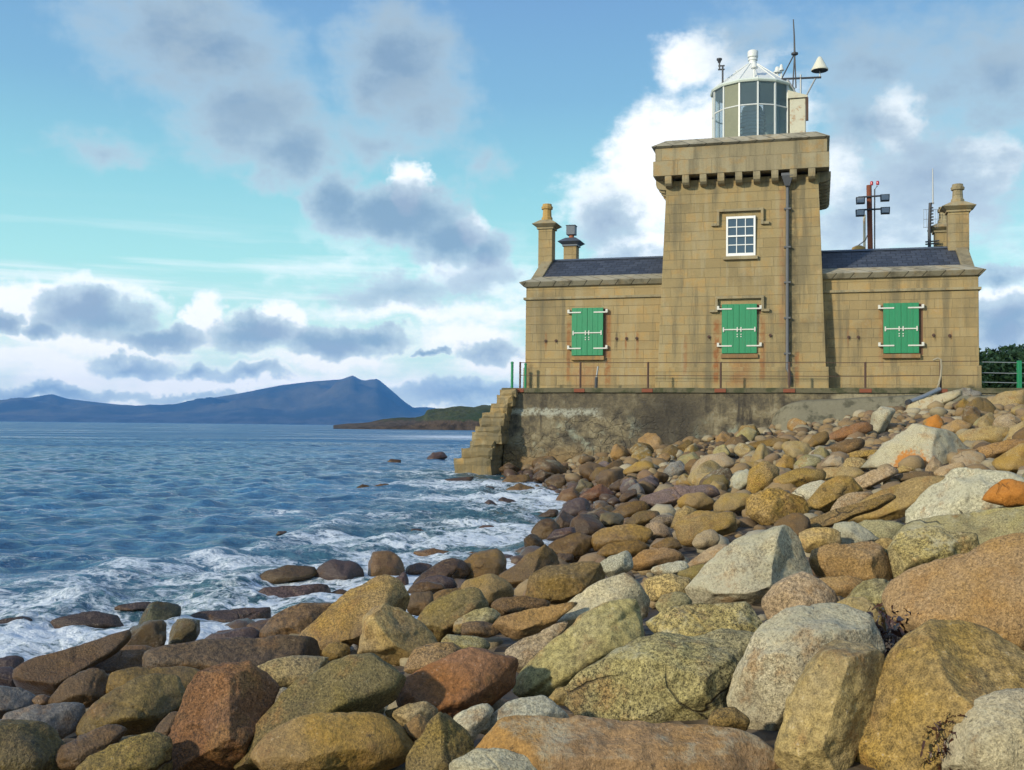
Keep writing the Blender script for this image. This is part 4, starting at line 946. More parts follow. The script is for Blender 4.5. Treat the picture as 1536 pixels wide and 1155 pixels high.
BD = '''
a|wet|8|.0|flat wave-washed rock|285,262 340,232 480,212 600,222 680,262 660,300 520,320 285,325||w
a|grn|14|.1|mossy upright block in the surf|765,325 825,165 850,155 985,180 985,215 945,310 860,335||w
a|wet|7|0|thin low rock|630,195 660,172 800,160 830,165 810,205 700,208||w
a|wet|7|0|long dark surf rock|1040,245 1075,205 1200,195 1420,195 1490,235 1380,265 1330,300 1150,298||w
a|wet|7|0|foam-covered rock at the left edge|-60,260 100,240 170,260 120,295 -60,305||w
a|brn|6|0|long brown boulder sloping to the surf|105,565 150,490 330,420 560,375 680,340 700,370 590,420 440,520 350,600 280,670 190,670 110,600
a|red|7|0|hollowed boulder with a rusty pocket|445,500 470,440 560,405 700,405 860,430 870,470 830,525 610,560 450,530
p|brn|6|0|very long brown boulder|226,1005 238,975 265,963 300,958 350,957 420,960 470,968 480,985 460,1000 375,1012 310,1015
a|brn|7|0|dark brown cornered boulder|280,715 370,575 470,525 590,555 605,640 550,720 450,750 390,740
a|och|7|0|tan saddle-backed boulder|600,600 640,520 700,500 790,530 900,520 1080,535 1130,560 1080,650 1030,690 860,600 700,650 605,640
a|olv|7|.15|olive boulder with a dark underside|435,810 470,740 600,650 730,590 880,565 960,600 1020,680 1020,730 850,870 740,890 580,870 450,870
a|gry|5|.1|smooth grey boulder at the left edge|-80,600 0,612 100,640 180,690 210,735 120,780 0,790 -80,790
a|gry|6|.15|long smooth grey boulder|20,785 200,725 330,715 430,745 450,800 430,880 330,920 250,880 150,830
a|olv|5|.1|broad olive boulder in the left corner|-100,790 120,800 200,840 320,930 380,1010 420,1120 200,1160 -100,1160
a|brn|13|.2|small craggy brown rock|330,930 420,900 540,850 640,850 690,880 640,930 600,950 480,1020 440,1070 370,1030
a|olv|6|.1|rounded olive boulder cut by the bottom edge|430,1090 560,960 680,915 800,895 910,930 930,1020 910,1150 430,1150
a|rst|12|.0|rust red wedge-shaped boulder|905,975 960,850 1060,640 1110,570 1230,520 1380,560 1500,640 1530,690 1330,900 1300,1070 1100,1090 920,1030
a|brn|7|0|little dark boulder tucked in the gap|850,870 930,780 990,760 990,850 910,940
a|red|6|0|small rusty pebble|180,685 230,665 280,690 270,740 210,735
a|pur|8|.05|small grey cornered rock|-30,470 60,455 120,480 125,530 80,560 -30,540
a|pur|6|0|brown rock under the cornered grey one|-40,515 60,520 110,575 115,640 0,630 -40,620
a|ggr|8|.2|thin pale slab|630,910 720,885 860,890 885,920 800,950 690,940
a|pur|6|0|flat wet grey rock|1115,360 1180,320 1350,300 1420,320 1440,355 1300,400 1150,390||w
a|wet|7|0|small tilted wet slab|1355,290 1400,265 1536,245 1500,310 1430,345 1400,330||w
b|ochd|10|.05|flat rough rock in the surf|160,230 170,195 230,165 340,160 440,170 430,225 300,240 215,255||w
b|pur|7|0|purple rounded boulder in the surf|430,235 450,170 500,135 600,130 650,160 675,225 650,255 560,250||w
b|red|8|0|upright brown boulder with a notch|695,220 693,130 720,95 760,90 830,120 865,170 875,230 820,245 750,240||w
b|pur|7|0|small brown rock below the upright one|800,240 870,190 890,230 885,280 840,280||w
b|pur|7|0|low flat-topped grey boulder|145,315 190,265 300,250 450,245 510,270 500,310 430,345 300,362 230,345||w
b|brn|7|0|small brown rock|440,335 490,300 560,275 600,295 580,330 520,345
b|brn|8|0|brown slab with a flat wet top|170,515 200,460 270,390 360,345 530,340 540,380 430,460 340,530 250,535
b|och|7|0|tall arched brown boulder|335,530 420,430 540,340 620,270 680,230 750,218 815,240 860,300 890,380 800,480 680,600 480,600 430,570
b|tan|15|.1|tan boulder with a flat facet|640,580 655,480 690,390 740,340 800,338 860,380 950,450 1025,520 960,590 870,640 760,610
b|och|5|0|small round cobble|463,580 480,545 530,530 590,545 602,585 570,612 490,622
b|gry|8|.1|tiny grey stone|600,560 620,540 640,555 640,590 605,592
b|wet|6|0|low brown surf rock|870,195 880,155 940,145 1005,150 985,190 900,205||w
b|red|6|0|smooth reddish surf rock|910,120 940,85 1010,75 1100,95 1050,118 930,124||w
b|brn|8|0|brown cracked boulder|915,245 960,190 1050,140 1130,125 1180,160 1185,240 1120,265 1000,270||w
b|pur|6|0|grey humped rock|890,290 950,230 1040,205 1120,235 1128,270 1000,285
b|ochd|6|0|ochre humped rock|880,295 930,250 1000,235 1070,255 1060,290 960,300
b|brn|5|0|dark round boulder|875,330 900,290 1000,285 1012,330 1000,390 950,405 895,398
b|ochd|7|0|flat-topped ochre stone|1000,300 1050,265 1140,265 1190,285 1120,350 1010,365
b|olv|7|.05|olive boulder|930,425 1000,340 1110,290 1200,275 1250,310 1278,358 1200,430 1110,500 1030,520 960,470
c|och|5|0|egg-shaped ochre boulder|30,350 100,305 180,293 240,330 262,390 220,430 130,435 50,400
b|ggr|9|.35|grey lichened stone|1100,490 1130,420 1200,385 1290,365 1335,410 1280,470 1160,495
b|brn|12|.35|craggy small grey-brown stone|1148,490 1170,445 1240,430 1320,460 1335,500 1250,510
b|ggr|9|.45|flat speckled stone|1040,525 1090,490 1200,500 1290,530 1230,590 1150,590
b|red|6|0|smooth reddish-brown boulder|862,640 920,570 1000,535 1080,530 1150,570 1140,620 1000,690 890,690
b|tan|6|0|tan flat boulder|95,680 200,620 310,600 490,625 470,690 350,760 220,750
b|olv|6|.25|long olive diagonal boulder|50,1090 70,1040 150,940 250,820 350,740 440,660 540,610 700,593 800,600 860,640 882,710 830,800 720,850 560,900 380,960 200,1070 100,1130
b|och|5|.1|huge ochre egg boulder along the bottom edge|105,1120 130,1040 200,970 350,905 520,880 700,885 830,930 890,990 905,1060 840,1140 700,1190 200,1190
b|rst|7|0|large rusty brown boulder with cracks|820,830 880,740 1000,670 1130,590 1230,565 1366,568 1430,620 1430,720 1350,850 1230,880 1110,915 1030,880 900,860
b|olv|11|.2|pyramid-shaped rough boulder|890,1120 960,1000 1060,890 1100,920 1200,1030 1215,1100 1100,1180 890,1180
b|pal|8|.2|pale leaning cobble|1105,930 1180,860 1270,838 1300,870 1240,970 1220,1010 1130,990
b|tan|9|.05|small tan stone|810,890 900,830 970,818 1032,870 1000,930 860,940
b|red|8|0|small reddish stone|870,935 940,885 1000,930 980,1000 900,1010
b|ggr|6|.2|flat pale green cobble|570,890 650,855 760,843 772,900 640,910
b|pal|8|.3|small white stone|238,775 280,750 330,760 300,800 255,815
b|olv|7|0|small olive stone|770,870 850,850 860,900 790,910
c|ochd|12|0|dark ochre peaked boulder|205,305 300,240 390,175 440,200 460,245 400,310 330,350 250,355
c|ochd|9|0|ochre boulder with a square shadowed end|410,190 470,140 560,105 620,140 626,200 540,232 460,225
c|och|6|0|long smooth ochre boulder|590,130 680,95 780,75 850,95 882,155 780,180 640,195
c|ochd|6|0|low ochre boulder|625,210 700,160 790,143 860,178 800,220 700,228
c|ochd|13|0|blocky dark ochre boulder|325,390 350,310 440,255 560,245 665,275 668,325 620,375 500,415 420,420 345,412
c|ochd|14|0|wedge-shaped brown rock at the waterline|345,130 380,70 440,55 468,100 420,155
c|pur|8|0|purple-grey wet rock|405,150 440,110 530,90 540,120 470,155
c|brn|6|0|small brown cobble behind|440,240 470,205 520,207 530,235 490,250
c|red|10|0|rusty split slab|182,525 210,490 380,450 545,420 510,460 420,530 340,575 220,575
c|brn|6|0|flat brown cobble|162,440 200,400 330,395 425,415 400,450 290,480 200,482
c|pal|9|.35|pale speckled slanting boulder|380,550 520,450 600,390 650,340 770,293 850,340 875,410 840,470 740,440 560,530
c|ggr|5|0|long smooth grey-brown boulder lying diagonally|268,780 300,720 380,620 480,520 600,440 720,415 800,440 845,540 820,600 640,700 540,760 430,840 340,845 285,830
c|pnk|7|.05|pinkish slab wedged behind|225,640 350,570 430,530 510,500 450,600 330,720 270,730
p|ggr|8|.55|mossy low boulder with a rusty end|970,955 981,934 1008,917 1056,908 1095,903 1140,900 1152,920 1150,950 1100,960 1056,960 1010,965|
p|ggr|18|.35|big angular greenish block|847,1054 858,1030 899,992 953,968 1008,955 1060,946 1120,951 1142,962 1120,1010 1094,1055 1066,1068 1022,1092 953,1096 868,1083
p|red|10|.5|long rusty slab along the bottom edge|706,1130 724,1098 769,1080 823,1088 871,1083 940,1095 1022,1097 1100,1098 1140,1108 1162,1130 1158,1190 710,1190|
c|pal|6|.15|pale rounded boulder|105,1000 180,910 280,855 380,838 460,880 515,945 470,1000 260,1010
c|pal|7|.2|small pale oval stone|-5,940 70,890 140,866 178,900 150,980 60,1010
c|tan|8|.1|small tan stone behind the block|412,860 460,795 500,788 530,805 510,870
c|pal|6|.2|pale boulder cut by the bottom edge|-20,1140 80,1080 180,1063 300,1088 440,1150 400,1220 -20,1220
c|ggr|5|0|smooth grey-green dome|885,440 920,390 990,378 1042,402 1030,455 900,470
c|tan|9|.25|tan block with green stain|838,325 940,295 1020,308 1068,350 1050,400 920,410 860,420
c|pal|10|.15|pale flat stone|873,265 980,238 1032,250 1000,295 890,305
c|red|10|.05|rusty flat stone|758,255 850,190 960,183 1012,235 900,265 790,280
c|pal|9|.2|pale wedge stone|628,265 700,220 772,193 785,270 700,325
c|pnk|5|0|round pinkish cobble|1048,160 1080,110 1130,100 1168,130 1150,180 1070,185
c|och|7|0|large ochre boulder|965,125 1000,70 1120,40 1232,18 1245,95 1070,175 980,155
c|pnk|6|0|rounded pinkish-brown stone|842,85 900,62 962,110 962,145 870,148
c|ochd|6|0|low olive-brown stone|865,175 940,135 1005,170 960,192
c|och|10|0|peaked ochre stone|955,75 1020,0 1095,30 1010,85
c|pnk|9|.1|reddish slab|1025,250 1130,180 1210,163 1130,250 1050,275
c|olv|8|.1|olive stone|980,295 1060,270 1125,250 1100,330 1020,325
c|ochd|5|0|small dark orange cobble under the block|1118,965 1150,905 1228,878 1300,930 1280,985 1180,985
p|pal|7|.75|tall pale lichen-crusted boulder|1024,914 1040,885 1075,838 1110,813 1150,788 1180,783 1202,800 1219,862 1180,895 1140,915 1095,920
d|pnk|5|.05|smooth pinkish dome|178,420 240,340 310,290 380,310 450,360 515,430 420,490 300,500 210,510
d|red|14|.05|reddish sandstone block|398,265 410,200 520,175 650,148 692,210 740,300 640,345 420,320
d|red|9|.05|thin reddish slab|412,330 500,303 580,308 648,358 600,395 480,390
d|pal|9|.7|large lichen-crusted boulder|28,840 70,740 130,640 230,510 360,470 500,430 600,460 700,540 712,630 600,720 440,760 330,900 240,1025 140,985 60,900
d|tan|16|.25|upright faceted boulder|232,1180 290,980 360,790 420,650 470,588 560,586 680,618 708,690 702,830 600,980 540,1090 510,1180
d|red|4|.05|huge smooth red granite boulder|722,470 740,390 800,320 950,250 1150,190 1333,128 1500,125 1600,300 1560,600 1400,700 1180,620 1000,560 850,610 760,545
d|och|7|.15|yellow boulder with a waisted side|528,1130 600,1010 720,850 775,720 840,620 910,538 980,508 1100,550 1250,620 1333,690 1400,760 1330,900 1150,980 1020,1120 960,1230 580,1230
d|pal|5|.3|pale rounded boulder in the right corner|985,1170 1050,990 1120,880 1250,810 1333,793 1450,830 1500,1000 1480,1230 980,1230
d|tan|6|.05|small brown dome behind|518,440 600,393 680,420 728,490 725,560 640,520
d|ggr|8|.2|flat grey stone behind the red granite|558,410 660,330 760,313 810,330 760,420 730,470 620,410
p|ggr|7|.5|broad pale lichened boulder at the right edge|1345,812 1388,787 1456,767 1536,755 1600,758 1620,830 1560,850 1467,835 1400,835
d|ggr|12|.5|shelly cracked boulder|735,305 780,160 850,110 960,98 1060,118 1135,188 1060,230 940,260 820,320
d|tan|7|.2|pale yellow wedge|668,165 730,138 790,158 815,190 770,290 720,270
d|tan|13|.05|tan flat-sided stone|345,115 440,90 525,98 525,165 420,205 375,205
d|pal|10|.8|white lichened stone|498,85 580,63 642,110 690,155 530,175
d|ggr|13|.2|flat grey-green slab|575,68 760,63 808,85 775,155 680,150 610,105
e|och|7|.1|long ochre boulder on its side|590,870 660,790 800,720 930,650 1060,608 1118,640 1095,735 990,815 890,865 760,862
e|ochd|9|.1|narrow ochre slab|335,910 500,830 680,780 800,705 840,710 700,800 560,860 420,930
e|pal|13|.75|great white lichened wedge|915,890 990,790 1090,680 1160,590 1260,553 1400,590 1540,640 1560,740 1400,790 1200,850 1000,915
e|tan|13|.2|orange lichen-covered block|1328,745 1350,680 1440,628 1540,650 1580,700 1570,765 1440,775|1512,740,44
e|pal|14|.55|pale wedge with an orange lichen patch|695,570 800,490 880,430 970,348 1040,385 1130,378 1190,460 1220,525 1110,570 1010,600 860,580|1362,690,24
e|tan|9|0|round orange lichen stone|998,355 1020,310 1070,288 1112,320 1115,375 1050,395|1398,636,20
e|pnk|6|.1|round pinkish boulder|1378,350 1400,300 1460,283 1512,310 1530,365 1440,390
e|pal|15|.3|long pale tilted plank of stone|915,255 1030,200 1180,153 1198,190 1110,235 1000,280
e|gry|12|.4|bluish grey slab|1180,195 1220,148 1305,175 1305,225 1200,220
e|pal|10|.4|pale upright stone|722,390 740,290 800,248 855,270 815,330 775,400
e|rst|12|0|long rust brown block|500,435 540,385 640,340 718,328 725,375 620,415
e|ochd|9|0|brown sharp-edged stone|378,475 430,400 490,378 510,425 450,480
e|ochd|9|0|long brown low slab|65,475 100,440 200,413 295,420 190,470
e|och|12|.05|ochre broken-faced boulder|65,705 130,548 190,570 228,610 190,705
e|pal|12|.85|white quartz-like stone|-5,640 40,588 92,600 85,665 30,705 -5,690
e|och|8|.05|flat-topped ochre stone|215,690 280,610 370,568 485,580 480,630 330,650 240,700
e|pal|12|.1|pale brick-like stone|315,715 370,658 460,638 505,660 445,740 390,770
e|och|11|.05|ochre three-cornered boulder|392,800 470,690 560,618 610,618 675,690 560,770 480,815
e|pnk|5|.35|grey oval boulder|508,815 560,730 640,693 738,693 700,740 600,800
e|och|13|.05|blocky yellow boulder|78,805 120,720 190,678 250,718 370,728 400,805 300,865 170,880
e|brn|8|0|dark brown stone|-10,795 10,708 100,703 130,720 90,795
e|pnk|8|.1|pink slab|625,650 720,590 845,563 865,605 760,665 680,695
e|brn|7|0|thin dark flat slab|795,640 950,588 1065,588 1068,622 880,645
e|pnk|7|.1|slender pink stone|1065,610 1130,550 1205,538 1218,565 1130,635
e|tan|7|0|small tan pebble|858,600 900,558 955,570 965,600
e|pnk|9|.1|small pinkish block|1018,585 1060,508 1105,560 1095,610
e|red|9|.05|long reddish slab at the right edge|1258,548 1270,480 1400,438 1580,415 1580,480 1400,530
e|och|9|.3|ochre lichened boulder at the right edge|1375,540 1536,440 1600,450 1600,590 1430,615
e|tan|8|.2|pale hump-backed boulder|1175,430 1250,370 1330,348 1405,360 1445,405 1380,455 1250,460
e|ggr|7|.4|pale greenish stone|325,545 380,500 455,508 480,565 340,585
e|och|9|0|small ochre block|215,580 280,498 335,540 335,580 240,590
e|och|10|.05|flat yellow slab|-20,590 20,550 155,538 140,590
e|tan|7|.1|oval tan stone|465,635 480,568 600,563 690,590 630,635 540,640
e|red|7|.1|pinkish flat cobble|1105,360 1180,313 1258,340 1210,395 1110,400
e|pnk|8|.1|small pinkish-grey stone|465,565 520,498 585,520 575,570
e|tan|7|.1|small buff stone|575,560 620,513 705,530 705,580 600,590
e|och|7|.05|low ochre rock|615,505 700,473 795,473 785,510 680,530
e|brn|9|0|dark brown broken stone|515,455 600,418 690,413 690,455 580,520 540,510
e|tan|10|.2|pale block at the top of the beach|1355,240 1400,188 1560,155 1560,240 1400,260
m|pur|8|0|very long purple slab|905,615 930,590 1060,545 1230,533 1248,560 1100,615 1000,650 900,640
m|ochd|8|0|brown boulder at the slab's end|782,655 840,610 930,600 950,640 880,678 800,678
m|red|6|0|round reddish-brown boulder|548,605 570,560 620,543 655,580 615,618
m|pur|6|0|purple rounded boulder|555,675 590,620 650,588 705,610 705,655 620,682
m|och|12|0|ochre rock at the wall corner|308,545 350,500 420,488 445,510 360,552
m|och|13|0|tan cornered rock|338,568 400,528 450,545 465,562 420,575
m|red|4|0|round orange cobble by the wall|558,468 570,438 600,438 608,465 580,478
m|pur|12|0|dark pointed rock|428,582 480,548 512,560 508,585
m|brn|9|0|brown slab rock at the water|470,672 520,635 562,640 545,680
m|ochd|11|0|brown cornered boulder at the water|458,742 480,700 540,683 572,720 545,750
m|pal|10|.7|white stone|1282,545 1320,488 1370,468 1398,500 1370,558
m|och|7|0|ochre hump-backed boulder|1072,615 1110,578 1180,563 1233,600 1215,645 1100,645
m|och|7|0|large smooth ochre boulder|1055,728 1100,670 1180,638 1310,638 1340,700 1220,748 1070,755
m|ochd|8|.05|low olive boulder|845,700 900,650 995,643 970,695 880,718
m|och|6|0|slanting ochre boulder|1225,645 1290,568 1405,568 1390,625 1300,655
m|och|13|.05|big yellow angular boulder|1365,645 1420,570 1500,548 1530,600 1540,695 1430,700
m|och|11|0|ochre tall stone|1368,565 1390,478 1440,428 1502,470 1482,545 1420,575
m|tan|11|.05|tan pointed stone|1042,725 1070,650 1110,623 1155,650 1100,715
m|pnk|7|0|pinkish rounded stone|955,695 1000,660 1065,670 1060,705 980,725
m|rst|8|0|dark red boulder|650,595 700,550 740,528 805,580 730,605
m|gry|11|.1|grey angular boulder|1005,495 1040,438 1080,428 1112,460 1070,502
m|och|7|0|low ochre boulder below the wall|825,495 900,440 962,428 972,472 880,495
m|ggr|12|0|greenish wedge|635,565 660,508 712,530 705,565
s|wet|7|0|dark red rock awash|122,668 140,645 180,648 187,672||w
s|ochd|7|0|low ochre rock awash|565,408 600,388 640,400 633,414||w
s|ochd|7|0|flat ochre rock awash|640,416 680,393 730,385 757,412 700,422||w
s|brn|8|0|small square rock awash|758,418 770,390 795,388 803,418||w
s|brn|8|0|pointed rock awash|732,277 760,250 810,253 808,278||w
s|pur|8|0|broad rock off the buttress|946,258 980,213 1060,213 1068,248 980,266||w
s|pur|9|0|dark blue-grey rock in the foam|1220,653 1250,613 1310,613 1335,652 1260,658||w
s|wet|14|0|dark pyramid rock in the water|1245,518 1290,473 1340,508||w
s|wet|9|0|dark peaked rock in the water|1325,498 1370,458 1420,478 1440,498||w
s|wet|8|0|thin slab awash below the buttress|1045,378 1130,355 1210,348 1190,373 1100,383||w
s|wet|8|0|low dark rock in the foam|862,658 870,630 920,633 950,657||w
s|red|7|0|flat reddish rock in the foam|1268,788 1330,783 1385,800 1340,823 1290,814||w
s|red|7|0|thin reddish rock in the foam|1155,770 1220,758 1295,770 1220,783||w
s|wet|8|0|dark flat rock by the shore|1246,418 1290,400 1325,408 1280,424||w
'''
_ico = {}
def ico(sub):
    if sub not in _ico:
        bm = bmesh.new(); bmesh.ops.create_icosphere(bm, subdivisions=sub, radius=1.0)
        bm.verts.ensure_lookup_table(); v = np.array([q.co[:] for q in bm.verts]); f = np.array([[w.index for w in q.verts] for q in bm.faces]); bm.free(); _ico[sub] = (v, f)
    return _ico[sub]
def hullish(dirs, nrm, dst, p):
    """distance from the centre to a rounded convex solid bounded by planes (normal, distance)"""
    c = np.clip(dirs @ nrm.T / dst[None], 0, None)
    return (np.sum(c ** p, 1) + 1e-9) ** (-1.0 / p)
def boulder_mesh(name, poly_m, th, frame, p, sub, rg, rough=1.0, faces=()):
    """poly_m: outline in metres about the centre in the (right, up) axes; th: half depth; frame: right, up, towards viewer"""
    pts = np.array(poly_m); n = len(pts); area = 0
    for i in range(n): a, b = pts[i], pts[(i + 1) % n]; area += a[0] * b[1] - a[1] * b[0]
    if area < 0: pts = pts[::-1]
    # convex hull of the outline
    P_ = sorted(map(tuple, pts)); lo = []; up = []
    cr = lambda o, a, b: (a[0] - o[0]) * (b[1] - o[1]) - (a[1] - o[1]) * (b[0] - o[0])
    for q in P_:
        while len(lo) > 1 and cr(lo[-2], lo[-1], q) <= 0: lo.pop()
        lo.append(q)
    for q in P_[::-1]:
        while len(up) > 1 and cr(up[-2], up[-1], q) <= 0: up.pop()
        up.append(q)
    hp = np.array(lo[:-1] + up[:-1]); nr = []; ds = []
    size = np.ptp(hp, axis=0); sc = float(np.sqrt(size[0] * size[1]))
    for i in range(len(hp)):
        a, b = hp[i], hp[(i + 1) % len(hp)]; e = b - a; ln = np.hypot(*e)
        if ln < 1e-6: continue
        nx, ny = e[1] / ln, -e[0] / ln; h = nx * a[0] + ny * a[1]; h = max(h, .06 * sc)
        top = max(0.0, ny)
        for sgn in (1, -1):
            c = (rg.uniform(.15, .6) + (.55 * top if sgn > 0 else .1)) * sgn
            l = math.sqrt(1 + c * c); nr.append((nx / l, ny / l, c / l)); ds.append(h / l)
    for j in range(4):
        v = np.array([rg.normal() * .55, rg.normal() * .5 + .15, 1.0]); v /= np.linalg.norm(v); nr.append(v); ds.append(th * rg.uniform(.85, 1.1))
    for j in range(3):
        v = np.array([rg.normal() * .5, rg.normal() * .5, -1.0]); v /= np.linalg.norm(v); nr.append(v); ds.append(th * rg.uniform(.85, 1.1))
    D, F_ = ico(sub); r = hullish(D, np.array(nr), np.array(ds), p * (1.7 if p < 9 else 2.4) + 2)
    V = D * r[:, None]
    # chips and split faces
    for j in range(3 if p < 6 else 7):
        nv = rg.normal(size=3); nv[2] = abs(nv[2]) * .9; nv /= np.linalg.norm(nv); pr_ = V @ nv; d_ = pr_.max() * rg.uniform(.78, .93)
        ex = np.clip(pr_ - d_, 0, None); V = V - nv[None] * (ex * .9)[:, None]
    for (a_, b_, c_, fr) in faces:
        nv = np.array([a_, b_, c_]); nv /= np.linalg.norm(nv); pr_ = V @ nv; d_ = pr_.max() * fr
        ex = np.clip(pr_ - d_, 0, None); V = V - nv[None] * (ex * .96)[:, None]
    # fit the outline's extent
    for ax in (0, 1):
        lo_, hi_ = hp[:, ax].min(), hp[:, ax].max(); a, b = V[:, ax].min(), V[:, ax].max()
        V[:, ax] = (V[:, ax] - a) / (b - a) * (hi_ - lo_) + lo_
    sd = int(rg.integers(0, 9999)); q = V / sc * 1.0 + sd * .13
    dn = D * 1.0
    disp = .07 * fbm(q * 1.7, 3, sd) + .028 * fbm(q * 5.5, 3, sd + 5)
    if p > 9: disp = disp + .03 * (1 - 2 * np.abs(fbm(q * 3.2, 3, sd + 11)))
    if sub >= 5: disp = disp + .007 * fbm(q * 19, 3, sd + 17)
    if rg.random() < .35:   # a split or hollow running across the stone
        nv = rg.normal(size=3); nv /= np.linalg.norm(nv); dd = (V / sc) @ nv - rg.uniform(-.2, .2) + .05 * fbm(q * 3, 2, sd + 3)
        disp = disp - .035 * np.exp(-(dd / .022) ** 2) * (fbm(q * 2.2, 2, sd + 8) > -.1)
    V = V + dn * (disp * sc * rough)[:, None]
    W = V @ np.array(frame)
    o = mesh_np(name, W, F_, M_BOULDER); return o
PLACED = []   # (cx, cy, rx, ry) in the picture, label head, x of centre
def place_poly(poly, colkey, p, lich, seed, sub=None, patch=None, water=False, faces=(), base=None):
    rg = np.random.default_rng(seed)
    a = np.array(poly, float); x0, y0 = a.min(0); x1, y1 = a.max(0); cx, cy = (x0 + x1) / 2, (y0 + y1) / 2; w, h = x1 - x0, y1 - y0
    if base: y1 = base
    g = hit(cx, y1 - .22 * h, 0.0, water)
    if g is None: g = hit(cx, y1 + 10, 0.0, water)
    if g is None: return None
    Y = g[1] + .30 * w / FPX * g[1]
    C = at_depth(cx, cy, Y); f = C - ORG; dist = float(np.dot(f, RM @ np.array([0, 0, -1.]))); f = f / np.linalg.norm(f)
    toward = -f; rt = np.array([f[1], -f[0], 0]); rt /= np.linalg.norm(rt); up = np.cross(toward, rt)
    s = dist / FPX
    # roll of the camera taken out so that the outline lies as traced
    pm = [((q[0] - cx) * s, -(q[1] - cy) * s) for q in poly]; cr_, sr_ = math.cos(ROLL), math.sin(-ROLL)
    pm = [(q[0] * cr_ - q[1] * -sr_ * 1.0, q[1] * cr_ + q[0] * -sr_) for q in pm]
    th = .40 * math.sqrt(w * h) * s
    if sub is None: sub = 6 if w * h > 20000 else 5 if w * h > 3500 else 4
    o = boulder_mesh('boulder', pm, th, (rt, up, toward), p, sub, rg, 1.0, faces)
    o.location = tuple(C)
    c = COLS[colkey]; v = rg.uniform(.9, 1.1); hs = rg.uniform(-.05, .05)
    o.color = (c[0] * v * (1 + hs), c[1] * v, c[2] * v * (1 - hs), lich)
    if patch:
        px, py, pr = patch; q = np.array([(px - cx) * s, -(py - cy) * s]); P3 = rt * q[0] + up * q[1] + toward * th * .8
        o['patch'] = [float(t) for t in P3]; o['patch_r'] = float(pr * s)
    else:
        o['patch'] = [99.0, 99.0, 99.0]; o['patch_r'] = .001
    o['group'] = 'boulders on the shore'; o['category'] = 'boulder'
    PLACED.append([cx, cy, w / 2, h / 2, o, colkey]); return o
BASES = {'orange lichen-covered block': 822}     # stands in front of the white wedge
FACES = {'big angular greenish block': [(0, .8, .6, .60), (-.38, .08, .92, .62), (.78, -.08, .62, .55), (.1, -.75, .65, .8)], 'large lichen-crusted boulder': [(.05, .85, .5, .72), (-.45, -.25, .86, .75), (.4, .1, .9, .8)],
         'upright faceted boulder': [(-.45, .2, .87, .66), (.78, -.15, .6, .5), (0, .85, .5, .8)], 'rust red wedge-shaped boulder': [(-.62, .2, .75, .62), (.55, .25, .8, .66), (0, -.8, .6, .7)],
         'tan boulder with a flat facet': [(.5, .6, .62, .58), (-.5, -.1, .86, .72)], 'pale wedge with an orange lichen patch': [(-.35, .5, .79, .66), (.78, .3, .55, .55)], 'great white lichened wedge': [(-.42, .5, .76, .66), (.1, .1, 1, .75)],
         'blocky dark ochre boulder': [(0, .85, .52, .68), (-.1, -.1, 1, .68), (.9, 0, .4, .8)], 'reddish sandstone block': [(.1, .85, .5, .72), (-.2, -.1, .97, .66), (.85, .1, .5, .66)], 'tall pale lichen-crusted boulder': [(-.35, .45, .82, .75), (.8, .2, .55, .66)],
         'pyramid-shaped rough boulder': [(-.6, .25, .75, .6), (.6, .3, .74, .62)], 'dark ochre peaked boulder': [(-.4, .5, .77, .62), (.65, .2, .73, .6)], 'big yellow angular boulder': [(-.4, .3, .86, .66), (.7, .1, .7, .62)], 'blocky yellow boulder': [(-.3, .5, .8, .68), (.6, .1, .79, .6)],
         'ochre three-cornered boulder': [(-.4, .5, .77, .62), (.5, .1, .86, .7)], 'long rusty slab along the bottom edge': [(0, .85, .5, .6), (0, -.1, 1, .7)], 'yellow boulder with a waisted side': [(.35, .75, .56, .72), (-.4, 0, .92, .75)]}
def place_all():
    seed = 100
    for ln in BD.strip().split('\n'):
        q = ln.split('|'); ox, oy, sc = CROPS[q[0]]
        poly = [(ox + float(a.split(',')[0]) / sc, oy + float(a.split(',')[1]) / sc) for a in q[5].split()]
        patch = tuple(float(v) for v in q[6].split(',')) if len(q) > 6 and q[6] else None
        seed += 1
        o = place_poly(poly, q[1], float(q[2]), float(q[3]), seed, None, patch, len(q) > 7, FACES.get(q[4], ()), BASES.get(q[4]))
        if o is None: print('MISS', q[4]); continue
        o['label'] = q[4]
place_all()
# the rest of the shore: stones of every size scattered over the slope, largest in view as objects, the small fry as one mass of cobbles
def scatter():
    rg = np.random.default_rng(21); cand = []; occ = []
    polys = [(c[0], c[1], c[2], c[3]) for c in PLACED]
    def free(px, py, rx, ry):
        for (cx, cy, a, b) in polys:
            if ((px - cx) / (a + rx * .55)) ** 2 + ((py - cy) / (b + ry * .45)) ** 2 < .85: return False
        return True
    tries = 0
    while len(cand) < 1500 and tries < 60000:
        tries += 1
        Y = 4 + 30 * rg.random() ** .8; X = shore_x(Y) + rg.uniform(.25, 15)
        t, k = lh_local(X, Y)
        if k > -1.5 and -9 < t < 9.6: continue
        if Y > 33: continue
        z = float(pile(X, Y)); px, py, dd = project((X, Y, z))
        if not (-40 < px < 1580 and py < 1180): continue
        up = np.clip((z - 1.2) / 1.2, 0, 1); s = float(np.clip(rg.lognormal(-.66, .36), .26, 1.0)) * (1 - .35 * up)
        r = s * FPX / dd / 2
        if not free(px, py - r * .2, r, r * .65): continue
        ok = all((X - a) ** 2 + (Y - b) ** 2 > (.42 * (s + c)) ** 2 for a, b, c, *_ in cand[-1500:])
        if ok: cand.append((X, Y, s, px, py, r))
    return cand
CAND = scatter()
CAND.sort(key=lambda c: -c[5])
N_MORE = 300 - len(PLACED)
KEYS = ['och', 'och', 'ochd', 'ochd', 'tan', 'tan', 'tan', 'red', 'ggr', 'brn', 'brn', 'olv', 'och', 'pnk', 'gry']
